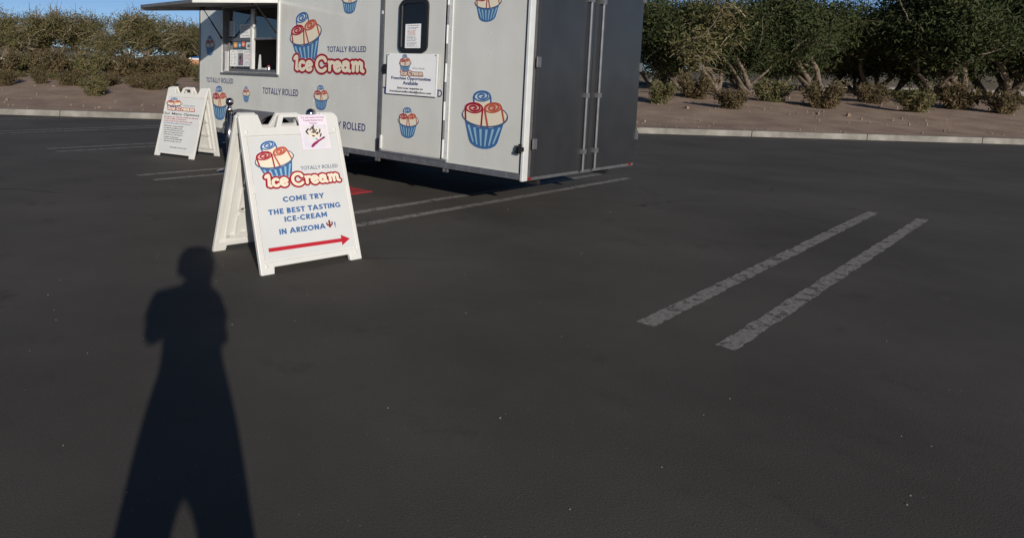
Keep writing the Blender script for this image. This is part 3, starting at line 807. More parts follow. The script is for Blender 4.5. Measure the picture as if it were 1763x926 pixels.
# local: y from -AL to 0, z thickness
AL = math.hypot(AW, ADROP); AX0, AX1 = WX0 - .005, WX1 + .012
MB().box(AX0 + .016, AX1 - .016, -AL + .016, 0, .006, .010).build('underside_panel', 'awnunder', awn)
MB().box(AX0 + .016, AX1 - .016, -AL + .016, 0, .0105, .036).build('top_skin', 'wall', awn)
MB().box(AX1 - .0155, AX1, -AL, .0, .0, .040).build('side_trim', 'alutrim', awn)
MB().box(AX0, AX0 + .0155, -AL, .0, -.042, .040).build('side_trim', 'aludark', awn)
MB().box(AX0 + .0156, AX1 - .0156, -AL, -AL + .0155, .0, .040).build('front_trim', 'aludark', awn)
MB().tube([(AX0, .012, .02), (AX1, .012, .02)], .012, 8).build('hinge_rod', 'aludark', awn)
def strut(name, a, b):
    a, b = Vector(a), Vector(b); m = a.lerp(b, .45)
    o = MB().tube([m, b], .011, 8).tube([b - (b - a).normalized() * .02, b + (b - a).normalized() * .012], .018, 8).build(name, 'blackplastic', trailer)
    MB().tube([a, m], .007, 8).build('strut_rod', 'aludark' if 'x' in name else 'blackplastic', o)
    return o
def awn_pt(x, y): return (x, -.022 + y * AW / AL, HZ + y * ADROP / AL * 1.0)
for x, px, sx in ((AX1 - .05, (478, 56), WX1 - .012), (AX0 + .04, (386, 66), WX0 + .012)):
    zz = L(*px)[1]
    strut('gas_strut', awn_pt(x, -.36), (sx, -.03, zz))
    MB().box(x - .02, x + .02, -.39, -.33, -.02, .0055).build('strut_bracket', 'blackplastic', awn)

# ---- prints on the skin
def cup(px): return stamp(ME_CUP, 'cupcake_decal', wrect(*px), trailer, .0015)
cup((795, 156, 875, 257)); cup((540, 147, 567, 190)); cup((365, 148, 393, 207)); cup((418, 149, 431, 176)); cup((354, 62, 370, 96))
for bx in ((588, 24, 618), (818, 38, 864)):
    x0, x1 = L(bx[0], 5)[0], L(bx[2], 5)[0]; z0 = L((bx[0] + bx[2]) / 2, bx[1])[1]
    stamp(ME_CUP, 'cupcake_decal', (x0, x1, z0, z0 + (x1 - x0) * 1.06), trailer, .0015)
o = stamp(ME_CUP, 'cupcake_decal', wrect(686, 185, 722, 238), door, .0095)
r = wrect(499, 19, 556, 95)
stamp(ME_CUP, 'cupcake_decal', (r[0] + .01, r[1] - .01, L(527, 112)[1], r[3] - .005), trailer, .0015, 9)
stamp(ME_LETTER, 'logo_lettering', wrect(503, 91, 632.5, 130), trailer, .0062)
for px in ((563, 80, 631, 90.5), (355, 134.5, 402, 143.5), (452, 152.5, 514, 164.5)): caps('TOTALLY ROLLED', wrect(*px), 'navy', trailer, .0016, .088)
caps('TOTALLY ROLLED', wrect(543, 208.5, 630, 222), 'navy', trailer, .0016, .088)
caps('TOTALLY ROLLED', wrect(659.5, 152, 763, 165), 'navy', door, .0095, .088)

# ---- things on the trailer
# notice in the door window
px = (700, 42, 726.5, 84.5); r = wrect(*px)
def wall_thing(name, x, z, depth):
    p = dW * (U0 + x) + nW * (W0 - depth); return empty(name, (p[0], p[1], z), WY)
def sheet_on_wall(name, r, depth, m='brightwhite', th=.0012, tilt=0):
    t = wall_thing(name, (r[0] + r[1]) / 2, r[2], depth); w, h = r[1] - r[0], r[3] - r[2]
    MB().box(-w / 2, w / 2, 0, th, 0, h).build('sheet', m, t)
    if tilt: t.rotation_euler = (0, R(tilt), WY)
    return t, w, h
t, w, h = sheet_on_wall('door_notice', r, -.0225)
tag(t, 'white printed notice taped inside the black door window', 'notice')
scribble((-w * .38, w * .4, h * .90, h * .97), 1, 'greyprint', t, .0008, 3, ragged=.1)
scribble((-w * .36, w * .44, h * .78, h * .87), 2, 'navy', t, .0008, 4)
scribble((-w * .36, w * .36, h * .56, h * .75), 4, 'orange', t, .0008, 5)
scribble((-w * .38, w * .38, h * .30, h * .54), 4, 'greyprint', t, .0008, 6)
scribble((-w * .38, w * .38, h * .08, h * .28), 4, 'greyprint', t, .0008, 7)

# franchise board
t = wall_thing('franchise_board', (4.288 + 5.043) / 2 - .01, 1.158, -.036)
tag(t, 'white franchise offer board hanging on the trailer door below its window', 'sign')
t.rotation_euler = (0, R(.6), WY)
w, h = .765, .463
MB().box(-w / 2, w / 2, 0, .008, 0, h).build('board', 'brightwhite', t, bevel=.002)
for sx in (-1, 1):
    MB().lathe([(.0001, -.006), (.007, -.005), (.009, 0)], 10, 0, (sx * (w / 2 - .025), 0, h - .015), 'y').build('screw', 'alu', t)
MB().box(w / 2 - .012, w / 2 + .004, -.004, -.0005, .02, h - .02).build('edge_strip', 'brightwhite', t)
stamp(ME_CUP, 'cupcake_decal', (-.185, .0, .235, .455), t, .001)
stamp(ME_LETTER, 'logo_lettering', (-.165, .195, .208, .285), t, .0058)
caps('TOTALLY ROLLED', (.015, .20, .292, .308), 'slate', t, .001, .07)
text('Franchise Opportunities', (-.305, .295, .158, .202), 'navy', t, .001, .015, heavy=.0035)
text('Available', (-.12, .11, .112, .152), 'navy', t, .001, .015, heavy=.0035)
text('Send your inquiries to', (-.205, .185, .056, .085), 'inkprint', t, .001, .010, heavy=.0035)
text('franchisetotallyrolled@yahoo.com', (-.325, .31, .016, .046), 'inkprint', t, .001, .010, heavy=.0035)

# papers on the hatch glass
def hatch_paper(px, label, cat='notice', m='brightwhite', nm='window_paper', group=None, depth=YW + .0108):
    r = wrect(*px, depth); t, w, h = sheet_on_wall(nm, r, depth, m); tag(t, label, cat, group); return t, w, h
t, w, h = hatch_paper((395, 37, 405, 63), 'narrow shaded paper on upper left hatch pane by the frame')
scribble((-w * .4, w * .4, h * .08, h * .92), 9, 'greyprint', t, .0008, 12)
t, w, h = hatch_paper((413.5, 42, 431.5, 65.5), 'paper on upper hatch pane beside mullion, its corner in sun')
scribble((-w * .3, w * .42, h * .10, h * .2), 1, 'inkprint', t, .0008, 13, ragged=.05); scribble((-w * .42, w * .4, h * .3, h * .9), 5, 'greyprint', t, .0008, 14)
t, w, h = hatch_paper((396, 86.3, 407.8, 114.6), 'white price list on lower hatch pane next to the jamb')
scribble((-w * .25, w * .25, h * .88, h * .95), 1, 'inkprint', t, .0008, 15, ragged=.1)
for k in range(4): scribble((-w * .38, -w * .04, h * (.66 - k * .19), h * (.80 - k * .19)), 3, 'greyprint', t, .0008, 20 + k); scribble((w * .06, w * .4, h * (.66 - k * .19), h * (.80 - k * .19)), 3, 'slate', t, .0008, 30 + k)
t, w, h = hatch_paper((408.4, 86.3, 420.2, 114.6), 'hatch poster with dark sundae photo and spoon, between two text sheets', 'poster')
d = Decal(); d.rect(-w * .36, w * .40, h * .04, h * .80, 0, 1); d.poly(ell(-.01, h * .52, w * .16, h * .10, 20, 14), 1, 2); d.ribbon([(-w * .12, h * .10), (w * .02, h * .34), (w * .30, h * .42)], [.03, .016, .012], 2, 3); d.poly(ell(0, h * .60, w * .10, h * .06, 60, 10), 1, 3)
d.mb.build('photo_print', ['greyprint', 'brown', 'plum'], t).location = (0, -.0004, 0)
scribble((-w * .34, w * .4, h * .84, h * .97), 2, 'inkprint', t, .0008, 41, ragged=.1)
t, w, h = hatch_paper((420.8, 86.3, 433.4, 114.6), 'menu sheet with reddish lines on hatch pane by mullion', 'menu')
scribble((-w * .4, w * .4, h * .82, h * .96), 2, 'inkprint', t, .0008, 42, ragged=.1); scribble((-w * .4, w * .4, h * .36, h * .76), 6, 'orange', t, .0008, 43); scribble((-w * .4, w * .4, h * .06, h * .32), 4, 'greyprint', t, .0008, 44)
for px, m, lb in (((402, 73.5, 409, 82.5), mat('sticker_orange', lin(224, 150, 62), .4), 'orange sticker on dark hatch glass above price list'),
                  ((410, 73.5, 415.6, 82.5), mat('sticker_blue', lin(70, 128, 178), .4), 'blue sticker on hatch glass between two orange ones'),
                  ((416.2, 72, 421.8, 81), mat('sticker_coral', lin(226, 116, 78), .4), 'coral sticker on hatch glass next to the blue one'),
                  ((423.3, 73.2, 433, 85), MT['alutrim'], 'round cornered pale badge on hatch glass by mullion')):
    dp = YW + .0105; r = wrect(*px, dp); t = wall_thing('sticker', (r[0] + r[1]) / 2, r[2], dp); tag(t, lb, 'sticker'); w, h = r[1] - r[0], r[3] - r[2]
    mb = MB(); mb.extrude(rrect(-w / 2, w / 2, 0, h, min(w, h) * .3, 4), [], 0, .001); mb.build('sticker_face', [m], t)
    d = Decal(); d.poly(ell(0, h * .45, w * .26, h * .24), 0, 1); d.mb.build('sticker_print', ['halo' if 'pale' not in lb else 'greyprint'], t)
# white strip added as the sunlit left jamb, its brightness put into the colour
p = wall_thing('sunlit_jamb_strip', WX0 + .09, WZ0 + .002, .02); r = wrect(386.5, 84, 394, 118, .03)
tag(p, 'added white strip standing for the sunlit part of the left hatch jamb', 'panel')
mb = MB(); mb.box(-.055, .035, 0, .012, 0, r[3] - r[2]); mb.box(-.055, .06, -.012, -.0005, 0, .02); mb.build('panel', 'paper', p, bevel=.002)
# leaning card and paper trays on counter
z0 = WZ0 + .0005
x, _ = L(443.5, 115, .09); p = wall_thing('leaning_card', x, z0, .125); tag(p, 'white card leaning on the mullion in the open hatch bay', 'card')
mb = MB(); mb.add([(-.05, 0, 0), (.045, 0, 0), (-.02, .03, .26), (-.055, .03, .26), (-.05, .004, 0), (.045, .004, 0), (-.02, .034, .26), (-.055, .034, .26)],
                  [(0, 1, 2, 3), (7, 6, 5, 4), (0, 4, 5, 1), (1, 5, 6, 2), (2, 6, 7, 3), (3, 7, 4, 0)]); mb.build('card', 'paper', p)
p = wall_thing('paper_tray_stack', L(455.5, 114, .11)[0], WZ0 + .0006, .12); tag(p, 'small stack of paper food trays in the open hatch bay', 'trays')
for k in range(4):
    z_ = .012 * k; a_, b_, c_, e_ = .045, .03, .062, .042
    MB().add([(-a_, -b_, z_), (a_, -b_, z_), (a_, b_, z_), (-a_, b_, z_), (-c_, -e_, z_ + .03), (c_, -e_, z_ + .03), (c_, e_, z_ + .03), (-c_, e_, z_ + .03)],
             [(3, 2, 1, 0), (0, 1, 5, 4), (1, 2, 6, 5), (2, 3, 7, 6), (3, 0, 4, 7)]).build('tray', 'paper', p)
p = wall_thing('topping_jar', L(463, 112, .12)[0], WZ0 + .0006, .12); tag(p, 'small grey jar with red lid beside paper trays in the hatch', 'jar'); p.scale = (.55, .55, .6)
MB().lathe([(.0001, 0), (.05, 0), (.055, .01), (.055, .13), (.04, .15)], 16).build('jar_body', 'counter', p, smooth=True); MB().lathe([(.042, .15), (.042, .175), (.0001, .178)], 16).build('lid', 'crimson', p)

p = wall_thing('steel_bowl', WX1 - .30, 1.2622, .34); tag(p, 'dull steel mixing bowl on the counter behind the open hatch bay', 'bowl')
MB().lathe([(.0001, 0), (.06, 0), (.12, .06), (.14, .13), (.145, .13), (.125, .055), (.06, .006), (.0001, .006)], 24).build('bowl_body', 'counter', p, smooth=True); MB().lathe([(.138, .128), (.150, .130), (.138, .134)], 24).build('bowl_rim', 'alutrim', p)
p = wall_thing('cup_stack', WX1 - .10, 1.2622, .30); tag(p, 'tall stack of white paper cups on the counter beside the steel bowl', 'cups')
for k in range(6): MB().lathe([(.028, 0), (.036, .085), (.039, .088), (.034, .086), (.026, .002), (.0001, .002)], 16, 0, (0, 0, .018 * k)).build('cup', 'paper', p, smooth=True)
p = wall_thing('syrup_bottle', WX1 - .20, 1.2622, .50); tag(p, 'brown syrup bottle with pump standing behind the steel bowl', 'bottle')
MB().lathe([(.0001, 0), (.035, 0), (.037, .01), (.037, .17), (.015, .21), (.015, .23)], 16).build('bottle_body', 'brown', p, smooth=True); MB().tube([(0, 0, .23), (0, 0, .28), (.04, 0, .285)], .006, 6).build('pump', 'alutrim', p)

# ------------------------------------------------------------------ A-frame signs
PWD, PHT, PT = .871, 1.143, .031
def panel_outline():
    W = PWD / 2; ft = .105; cut = .047; H = PHT; nd = .098
    o = [(-W, 0), (-W + ft, 0), (-W + ft + .006, cut), (W - ft - .006, cut), (W - ft, 0), (W, 0), (W, H - .03), (W - .025, H), (W - .16, H), (W - .19, H - nd),
         (.135, H - nd), (.098, H - .008), (.085, H), (-.085, H), (-.098, H - .008), (-.135, H - nd), (-W + .19, H - nd), (-W + .16, H), (-W + .02, H), (-W, H - .012)]
    hole = [(-.088, H - nd + .006), (-.060, H - .026), (.060, H - .026), (.088, H - nd + .006)]
    return o, hole
SX, SZ0, SZ1 = .3913, .0925, .0925 + .882
def make_panel():
    o, hole = panel_outline()
    rec = [(-SX - .008, SZ0 - .008), (SX + .008, SZ0 - .008), (SX + .008, SZ1 + .008), (-SX - .008, SZ1 + .008)]
    mb = MB(); mb.extrude(o, [hole[::-1], rec[::-1]], 0, PT)
    frame = mb.mesh('panel_frame', ['plastic'])
    web = MB().box(-SX - .0085, SX + .0085, .010, .014, SZ0 - .0085, SZ1 + .0085).mesh('panel_web', ['plastic'])
    sheet = MB().box(-SX, SX, .0015, .0095, SZ0, SZ1).mesh('insert_sheet', ['sheet'])
    return frame, web, sheet
ME_FRAME, ME_WEB, ME_SHEET = make_panel()
def pill(L_, w, t):
    p = [(w / 2 * math.cos(R(a)), L_ / 2 - w / 2 + w / 2 * math.sin(R(a))) for a in range(0, 181, 30)] + [(w / 2 * math.cos(R(a)), -L_ / 2 + w / 2 + w / 2 * math.sin(R(a))) for a in range(180, 361, 30)]
    mb = MB(); mb.extrude(p, [], 0, t); return mb.mesh('rib', ['plastic'])
ME_RIBV, ME_RIBH = pill(.19, .034, .026), pill(.22, .034, .026)
ME_LIP = MB().box(-.012, .012, .0142, .033, SZ0 + .03, SZ1 - .03).mesh('inner_lip', ['plastic'])
ME_LIPH = MB().box(-SX + .05, SX - .05, .0142, .033, -.012, .012).mesh('inner_lip', ['plastic'])
bolt = MB(); bolt.lathe([(.0001, -.005), (.010, -.004), (.014, 0)], 12, 0, (0, 0, 0), 'y'); ME_BOLT = bolt.mesh('bolt', ['plastic'], True)
ME_CLIP = MB().box(-.010, .010, -.006, -.0005, -.03, .03).mesh('clip', ['plastic'])

def make_sign(name, x, y, yaw, tilt, spread, label, sheets=(True, True)):
    root = empty(name, (x, y, 0), yaw); tag(root, label, 'sign', 'folding A-frame signs')
    top_y = math.sin(tilt) * PHT + PT * math.cos(tilt)
    panels = []
    zt = math.cos(tilt) * PHT
    # second panel hinged behind the first one
    by = top_y + PT * .98; bt = math.asin(max(-1, min(1, (spread - by) / PHT)))
    for k in range(2):
        if k == 0: loc, rot = (0, 0, 0), (-tilt, 0, 0)
        else: loc, rot = (0, spread, zt - math.cos(bt) * PHT if abs(zt - math.cos(bt) * PHT) > .02 else 0), (-bt, 0, math.pi)
        if k == 1: loc = (0, spread, 0)
        fo = link('front_panel' if k == 0 else 'back_panel', ME_FRAME, root, loc, rot)
        bv = fo.modifiers.new('bevel', 'BEVEL'); bv.width = .005; bv.segments = 2; bv.limit_method = 'ANGLE'; bv.angle_limit = R(40)
        link('panel_web', ME_WEB, fo); link('insert_sheet', ME_SHEET, fo)
        for sx in (-1, 1):
            for zz in (SZ0 - .035, SZ1 + .04): link('bolt', ME_BOLT, fo, (sx * (SX - .005), 0, zz))
            link('clip', ME_CLIP, fo, (sx * (SX + .006), 0, .60))
            link('inner_lip', ME_LIP, fo, (sx * (SX - .06), 0, 0))
            for i in range(4): link('rib', ME_RIBV, fo, (sx * (SX - .14), .0142, .22 + i * .225))
        for i in range(4):
            for xx in (-.16, .16): link('rib', ME_RIBH, fo, (xx, .0142, .13 + i * .225), (0, R(90), 0))
        link('inner_lip', ME_LIPH, fo, (0, 0, SZ0 + .03))
        panels.append(fo)
    for sx in (-1, 1):
        MB().tube([(sx * .355 - .065, top_y, zt - .012), (sx * .355 + .065, top_y, zt - .012)], .013, 8).build('hinge', 'plastic', root)
    mb = MB()
    o = MB().tube([(PWD / 2 - .03, .22, .40), (PWD / 2 - .03, spread - .22, .40)], .006, 6)
    return root, panels[0], panels[1]

S1 = (-.2119, 4.9147, .6464, .3375)
sign, front, back = make_sign('sandwich_board', S1[0], S1[1], S1[2], S1[3], .775, 'large white A-frame sign with cupcake logo and long red arrow on asphalt')
def sign_uv(s, px, py):
    x, y, yaw, tilt = s
    r = np.array([math.cos(yaw), math.sin(yaw), 0]); n = np.array([-math.sin(yaw), math.cos(yaw), 0])
    up = math.cos(tilt) * np.array([0, 0, 1.0]) + math.sin(tilt) * n; nn = np.cross(r, up); o = np.array([x, y, 0])
    v = ray(px, py); p = CAM + v * ((o - CAM) @ nn) / (v @ nn); return float((p - o) @ r), float((p - o) @ up)
def srect(s, lx, ly, rx, ry, hpx):
    a, b = sign_uv(s, lx, ly), sign_uv(s, rx, ry); cx, cy_ = (lx + rx) / 2, (ly + ry) / 2
    t, bo = sign_uv(s, cx, cy_ - hpx / 2), sign_uv(s, cx, cy_ + hpx / 2)
    return (a[0], b[0], bo[1], t[1])
def at(s, r, zc=None):
    return r
OFF = .0002 - .0015 + .0018
caps('COME TRY', srect(S1, 486.3, 343.8, 558, 336.2, 9.6), 'blue', front, OFF, .118)
caps('THE BEST TASTING', srect(S1, 461.3, 366, 586.5, 352.3, 9.6), 'blue', front, OFF, .118)
caps('ICE-CREAM', srect(S1, 489, 376.8, 564, 369.4, 9.6), 'blue', front, OFF, .118)
caps('IN ARIZONA', srect(S1, 480.2, 398.6, 560.8, 389.6, 9.8), 'blue', front, OFF, .118)
caps('!', srect(S1, 575.2, 386.6, 578.2, 386.3, 9.4), 'blue', front, OFF, .118)
# cactus mark
r_ = srect(S1, 561.6, 386, 573.2, 385, 12.5); d = Decal()
d.ribbon([(.5, 0), (.5, 1)], .27, 0, 0); d.poly(ell(.5, .96, .12, .08), 0, .4)
d.ribbon([(.5, .30), (.26, .34), (.12, .48), (.10, .74)], .21, 0, .8); d.ribbon([(.5, .26), (.74, .32), (.88, .46), (.90, .78)], .21, 0, 1.2)
stamp(d.mb.mesh('cactus_print', [mat('print_cactus', lin(122, 28, 34), .5)]), 'cactus_print', r_, front, OFF)
# arrow
a = sign_uv(S1, 462.5, 431); b = sign_uv(S1, 588, 413.2); c = sign_uv(S1, 602.3, 410.5)
zc = (a[1] + b[1]) / 2; d = Decal()
th = (sign_uv(S1, 525, 418.8)[1] - sign_uv(S1, 525, 425.4)[1]) / 2; hh = th * 2.9
d.poly([(a[0], a[1] - th), (b[0], b[1] - th), (b[0], b[1] - hh), (c[0], c[1]), (b[0], b[1] + hh), (b[0], b[1] + th), (a[0], a[1] + th)], 0, 0)
link('arrow_print', d.mb.mesh('arrow_print', ['red']), front, (0, -OFF, 0))
# logo
u0, u1 = sign_uv(S1, 436, 277)[0], sign_uv(S1, 508.5, 267)[0]; vt = sign_uv(S1, 468, 241.5)[1]; vb = sign_uv(S1, 474, 318)[1]
stamp(ME_CUP, 'cupcake_decal', (u0 + .01, u1 - .01, vb, vt), front, OFF, 8)
stamp(ME_LETTER, 'logo_lettering', srect(S1, 451.3, 311.5, 588, 303.6, 31), front, OFF + .005)
caps('TOTALLY ROLLED', srect(S1, 517.5, 290, 581.3, 285.2, 6.4), 'slate', front, OFF, .072)
# flyer taped on the sign
r_ = srect(S1, 516.5, 229.5, 564.3, 225.8, 59.5)
fl = empty('flyer', (0, 0, 0)); tag(fl, 'lavender flyer with sundae photo and plum spoon taped to the large sign', 'flyer')
cu, cv = (r_[0] + r_[1]) / 2, r_[2]
M1 = Matrix.Translation((S1[0], S1[1], 0)) @ Matrix.Rotation(S1[2], 4, 'Z') @ Matrix.Rotation(-S1[3], 4, 'X') @ Matrix.Translation((cu, -.0045, cv))
fl.matrix_world = M1
w, h = r_[1] - r_[0], r_[3] - r_[2]
MB().box(-w / 2, w / 2, 0, .001, 0, h).build('sheet', 'lavender', fl)
text('Try our award winning', (-w * .40, w * .42, h * .885, h * .945), 'plum', fl, .0006, .012)
text('Totally Rolled Oreo', (-w * .34, w * .38, h * .80, h * .86), 'plum', fl, .0006, .012)
text('Recipe!', (-w * .12, w * .14, h * .715, h * .775), 'plum', fl, .0006, .012)
d = Decal(); rr = random.Random(4)
d.rect(-w * .42, w * .46, h * .04, h * .70, 0, 1)
d.poly(ell(-w * .02, h * .44, w * .19, h * .10), 1, 2.4); d.poly(ell(-w * .01, h * .54, w * .15, h * .10), 1, 2.8)
for k in range(22):
    a_ = rr.uniform(0, 6.28); q_ = rr.uniform(.1, 1)
    d.poly(ell(-.015 * w + math.cos(a_) * q_ * w * .15, h * .50 + math.sin(a_) * q_ * h * .14, w * rr.uniform(.025, .06), h * rr.uniform(.010, .026), rr.uniform(0, 180), 9), 2 if k % 4 else 3, 3 + k * .3)
for (x_, z_, a_) in ((-.24, .56, 40), (-.27, .48, -50), (.19, .52, 70), (.20, .40, 60), (-.02, .645, 75)): d.poly(ell(x_ * w, z_ * h, w * .075, h * .024, a_, 10), 2, 10)
d.poly(ell(.04 * w, .285 * h, w * .06, h * .016, -30, 10), 3, 10)
d.poly(ell(-.10 * w, .13 * h, w * .12, h * .042, 36, 20), 4, 11)
d.ribbon([(-.04 * w, .165 * h), (.10 * w, .235 * h), (.30 * w, .325 * h)], [w * .09, w * .055, w * .05], 4, 12)
d.ribbon([(.27 * w, .312 * h), (.33 * w, .338 * h)], w * .055, 2, 13)
d.mb.build('photo_print', [mat('print_photo_ground', lin(206, 202, 214), .5, rgb2=lin(222, 216, 210), vscale=9), 'cream', 'brown', 'greyprint', 'plum', 'pink', 'lavender'], fl)
for sx, zz in ((-.46, .985), (.46, .985), (-.46, .01)): MB().box(sx * w - .015, sx * w + .015, -.0016, -.0006, zz * h - .008, zz * h + .008).build('tape', 'halo', fl)

# menu sign further off
S2S = .967
S2 = (-2.684, 10.66, -.55, .2724)
sign2, front2, back2 = make_sign('sandwich_board', S2[0], S2[1], S2[2], S2[3], .62, 'white A-frame menu sign with small print standing by the trailer corner')
sign2.scale = (S2S, S2S, S2S)
_srect = srect
def srect(s, *a): return tuple(v / (S2S if s is S2 else 1) for v in _srect(s, *a))
cr = srect(S2, 286, 178.5, 314, 181, 23)
stamp(ME_CUP, 'cupcake_decal', (cr[0], cr[1], cr[2], cr[3]), front2, OFF)
stamp(ME_LETTER, 'logo_lettering', srect(S2, 288, 185.2, 337, 190.2, 9.0), front2, OFF + .005)
caps('TOTALLY ROLLED', srect(S2, 315.5, 182.2, 336, 183.6, 2.4), 'slate', front2, OFF, .072)
text('Our Menu Options', srect(S2, 280.5, 194.8, 343, 200.2, 5.0), 'inkprint', front2, OFF + .003, .014)
rows = [(204.4, 342, 'crimson'), (206.4, 321, 'crimson'), (211.0, 333, 'crimson'), (214.6, 330, 'blue'), (218.4, 316, 'inkprint'), (222.0, 314, 'inkprint'), (225.8, 318, 'inkprint'), (229.4, 314.5, 'inkprint'),
        (233.2, 315, 'inkprint'), (237, 308, 'inkprint'), (240.8, 315, 'inkprint'), (244.4, 312, 'inkprint'), (256, 321, 'inkprint')]
for i, (yy, xe, m) in enumerate(rows):
    a_ = srect(S2, 282 if i not in (12,) else 292, yy - (xe - 282) * .06, xe, yy, 2.9); scribble((a_[0], a_[1], a_[2], a_[3]), 1, m, front2, OFF, 60 + i, ragged=.02, fill=.6)

# ------------------------------------------------------------------ stanchions, rope, mat
def stanchion(x, y, label):
    t = empty('stanchion', (x, y, 0)); tag(t, label, 'stanchion', 'chrome rope stanchions')
    MB().lathe([(.16, 0), (.165, .006), (.16, .016), (.11, .034), (.05, .05), (.034, .075), (.0001, .08)], 32).build('base', 'chrome', t, smooth=True)
    MB().tube([(0, 0, .05), (0, 0, .855)], .030, 20).build('post', 'chrome', t, smooth=True)
    MB().lathe([(.031, .80), (.036, .805), (.036, .86), (.030, .87), (.024, .892)], 24).build('collar', 'chrome', t, smooth=True)
    MB().lathe([(.024, .885)] + [(.055 * math.sin(R(a)) + .0001, .945 - .055 * math.cos(R(a))) for a in range(25, 181, 12)], 24).build('ball', 'chrome', t, smooth=True)
    return t
g1 = ground(392.5, 296.5); st1 = (float(g1[0]), float(g1[1]) + .05)
bdir = ray(535, 196); tt = (.945 - CH) / bdir[2]; g2 = CAM + bdir * tt; st2 = (float(g2[0]), float(g2[1]))
stanchion(*st1, 'chrome stanchion standing between the menu sign and the large sign')
stanchion(*st2, 'chrome stanchion hidden behind the large sign, only its ball showing above')
a, b = Vector((*st1, .80)), Vector((*st2, .80)); dirn = (b - a).normalized()
a += dirn * .06; b -= dirn * .06
pts = [a.lerp(b, t) - Vector((0, 0, .30 * (1 - (2 * t - 1) ** 2))) for t in np.linspace(0, 1, 25)]
rope = empty('velvet_rope', (a.x, a.y, 0)); tag(rope, 'red velvet rope slung between the two chrome stanchions', 'rope')
MB().tube([p - Vector((a.x, a.y, 0)) for p in pts[1:-1]], .022, 10).build('rope_body', 'rope', rope, smooth=True)
for i in (0, -1):
    p, q = pts[i], pts[1 if i == 0 else -2]; o3 = Vector((a.x, a.y, 0))
    MB().tube([p - o3 + (p - q).normalized() * .02, q - o3 + (q - p).normalized() * .03], [.012, .026], 10).build('end_hook', 'chrome', rope, smooth=True)
tip = ground(641, 330.5)
mt = empty('red_mat', (float(tip[0]), float(tip[1]), 0), WY); tag(mt, 'red carpet mat with one corner showing past the large sign', 'mat')
mb = MB(); mb.box(-.85, 0, -.46, 0, .001, .009); mb.build('carpet', 'mat', mt, bevel=.003)
MB().box(-.852, .002, -.462, .002, .0005, .004).build('backing', 'rope', mt)

mb = MB(); g = random.Random(77)
for i in range(900):
    x, y = g.uniform(-32, 42), 18.3 + abs(g.gauss(0, 4.5)) + g.uniform(0, 1); s_ = g.uniform(.015, .045) * (3 if g.random() < .03 else 1); z = terrain_z(y) + .02
    q = [(x + s_ * math.cos(a) * g.uniform(.6, 1.2), y + s_ * math.sin(a) * g.uniform(.6, 1.2)) for a in np.linspace(0, 2 * math.pi, 6)[:-1]]
    mb.add([(p[0], p[1], z - .08) for p in q] + [(x + (p[0] - x) * .6, y + (p[1] - y) * .6, z + s_ * g.uniform(.3, .6)) for p in q], [(k, (k + 1) % 5, 5 + (k + 1) % 5, 5 + k) for k in range(5)] + [(5, 6, 7, 8, 9)])
tag(mb.build('bank_stones', mat('bank_stone', (.17, .12, .085), .95, rgb2=(.27, .20, .15), vscale=3)), 'loose tan stones strewn over the granite bank', 'stones', kind='stuff')
# ------------------------------------------------------------------ far wall, rail, car
def place(px, py, dist):
    v = ray(px, py); return CAM + v * dist / v[1]
wl = place(325.5, 114, 47.0); wz = terrain_z(47)
t = empty('block_wall', (float(wl[0]), 47, wz)); tag(t, 'low tan stucco wall with white cap beyond the road', 'wall')
MB().box(0, 9, 0, .25, -.1, .58).build('wall_body', 'stucco', t); MB().box(-.04, 9.04, -.04, .29, .5801, .68).build('wall_cap', 'capwhite', t)
MB().box(-.06, .30, -.05, .31, -.1, .62).build('end_pier', 'stucco', t)
t = empty('low_rail', (float(wl[0]) - .3, 46.2, terrain_z(46.2))); tag(t, 'pale low rail with posts running along the far side of the road', 'rail')
MB().box(-24, 0, 0, .08, .24, .36).build('rail_beam', 'capwhite', t)
for i in range(13): MB().box(-i * 2 - .12, -i * 2, .01, .07, -.1, .2399).build('rail_post', 'bark', t)
cpx = place(331.5, 100, 51.0)
car = empty('parked_car', (float(cpx[0]) + 2.2, 51, terrain_z(51))); tag(car, 'blue parked car behind the low tan wall', 'car')
prof = [(-2.15, .32), (-2.2, .55), (-2.1, .78), (-1.0, .93), (-.35, 1.38), (.95, 1.42), (1.75, 1.0), (2.15, .92), (2.2, .5), (2.15, .30)]
mb = MB(); mb.extrude(prof, [], -.85, .85); body = mb.build('body', 'carblue', car, bevel=.06)
for s_ in (-1, 1):
    mb = MB(); mb.extrude([(-.82, .95), (.15, .95), (.15, 1.32), (-.28, 1.32)], [], -.006, .006); o = mb.build('side_window', 'carglass', car); o.location = (0, s_ * .856, 0)
    mb = MB(); mb.extrude([(.22, .95), (1.55, .95), (.95, 1.33), (.22, 1.33)], [], -.006, .006); o = mb.build('side_window', 'carglass', car); o.location = (0, s_ * .856, 0)
    for wx in (-1.35, 1.35):
        tw = link('wheel', tyre_me, car, (wx, s_ * .70 - .1, .32), None, (.97, .97, .97)); link('rim', rim_me, tw)
    MB().box(-2.21, -2.16, s_ * .6 - .16, s_ * .6 + .16, .60, .74).build('headlight', 'alutrim', car)

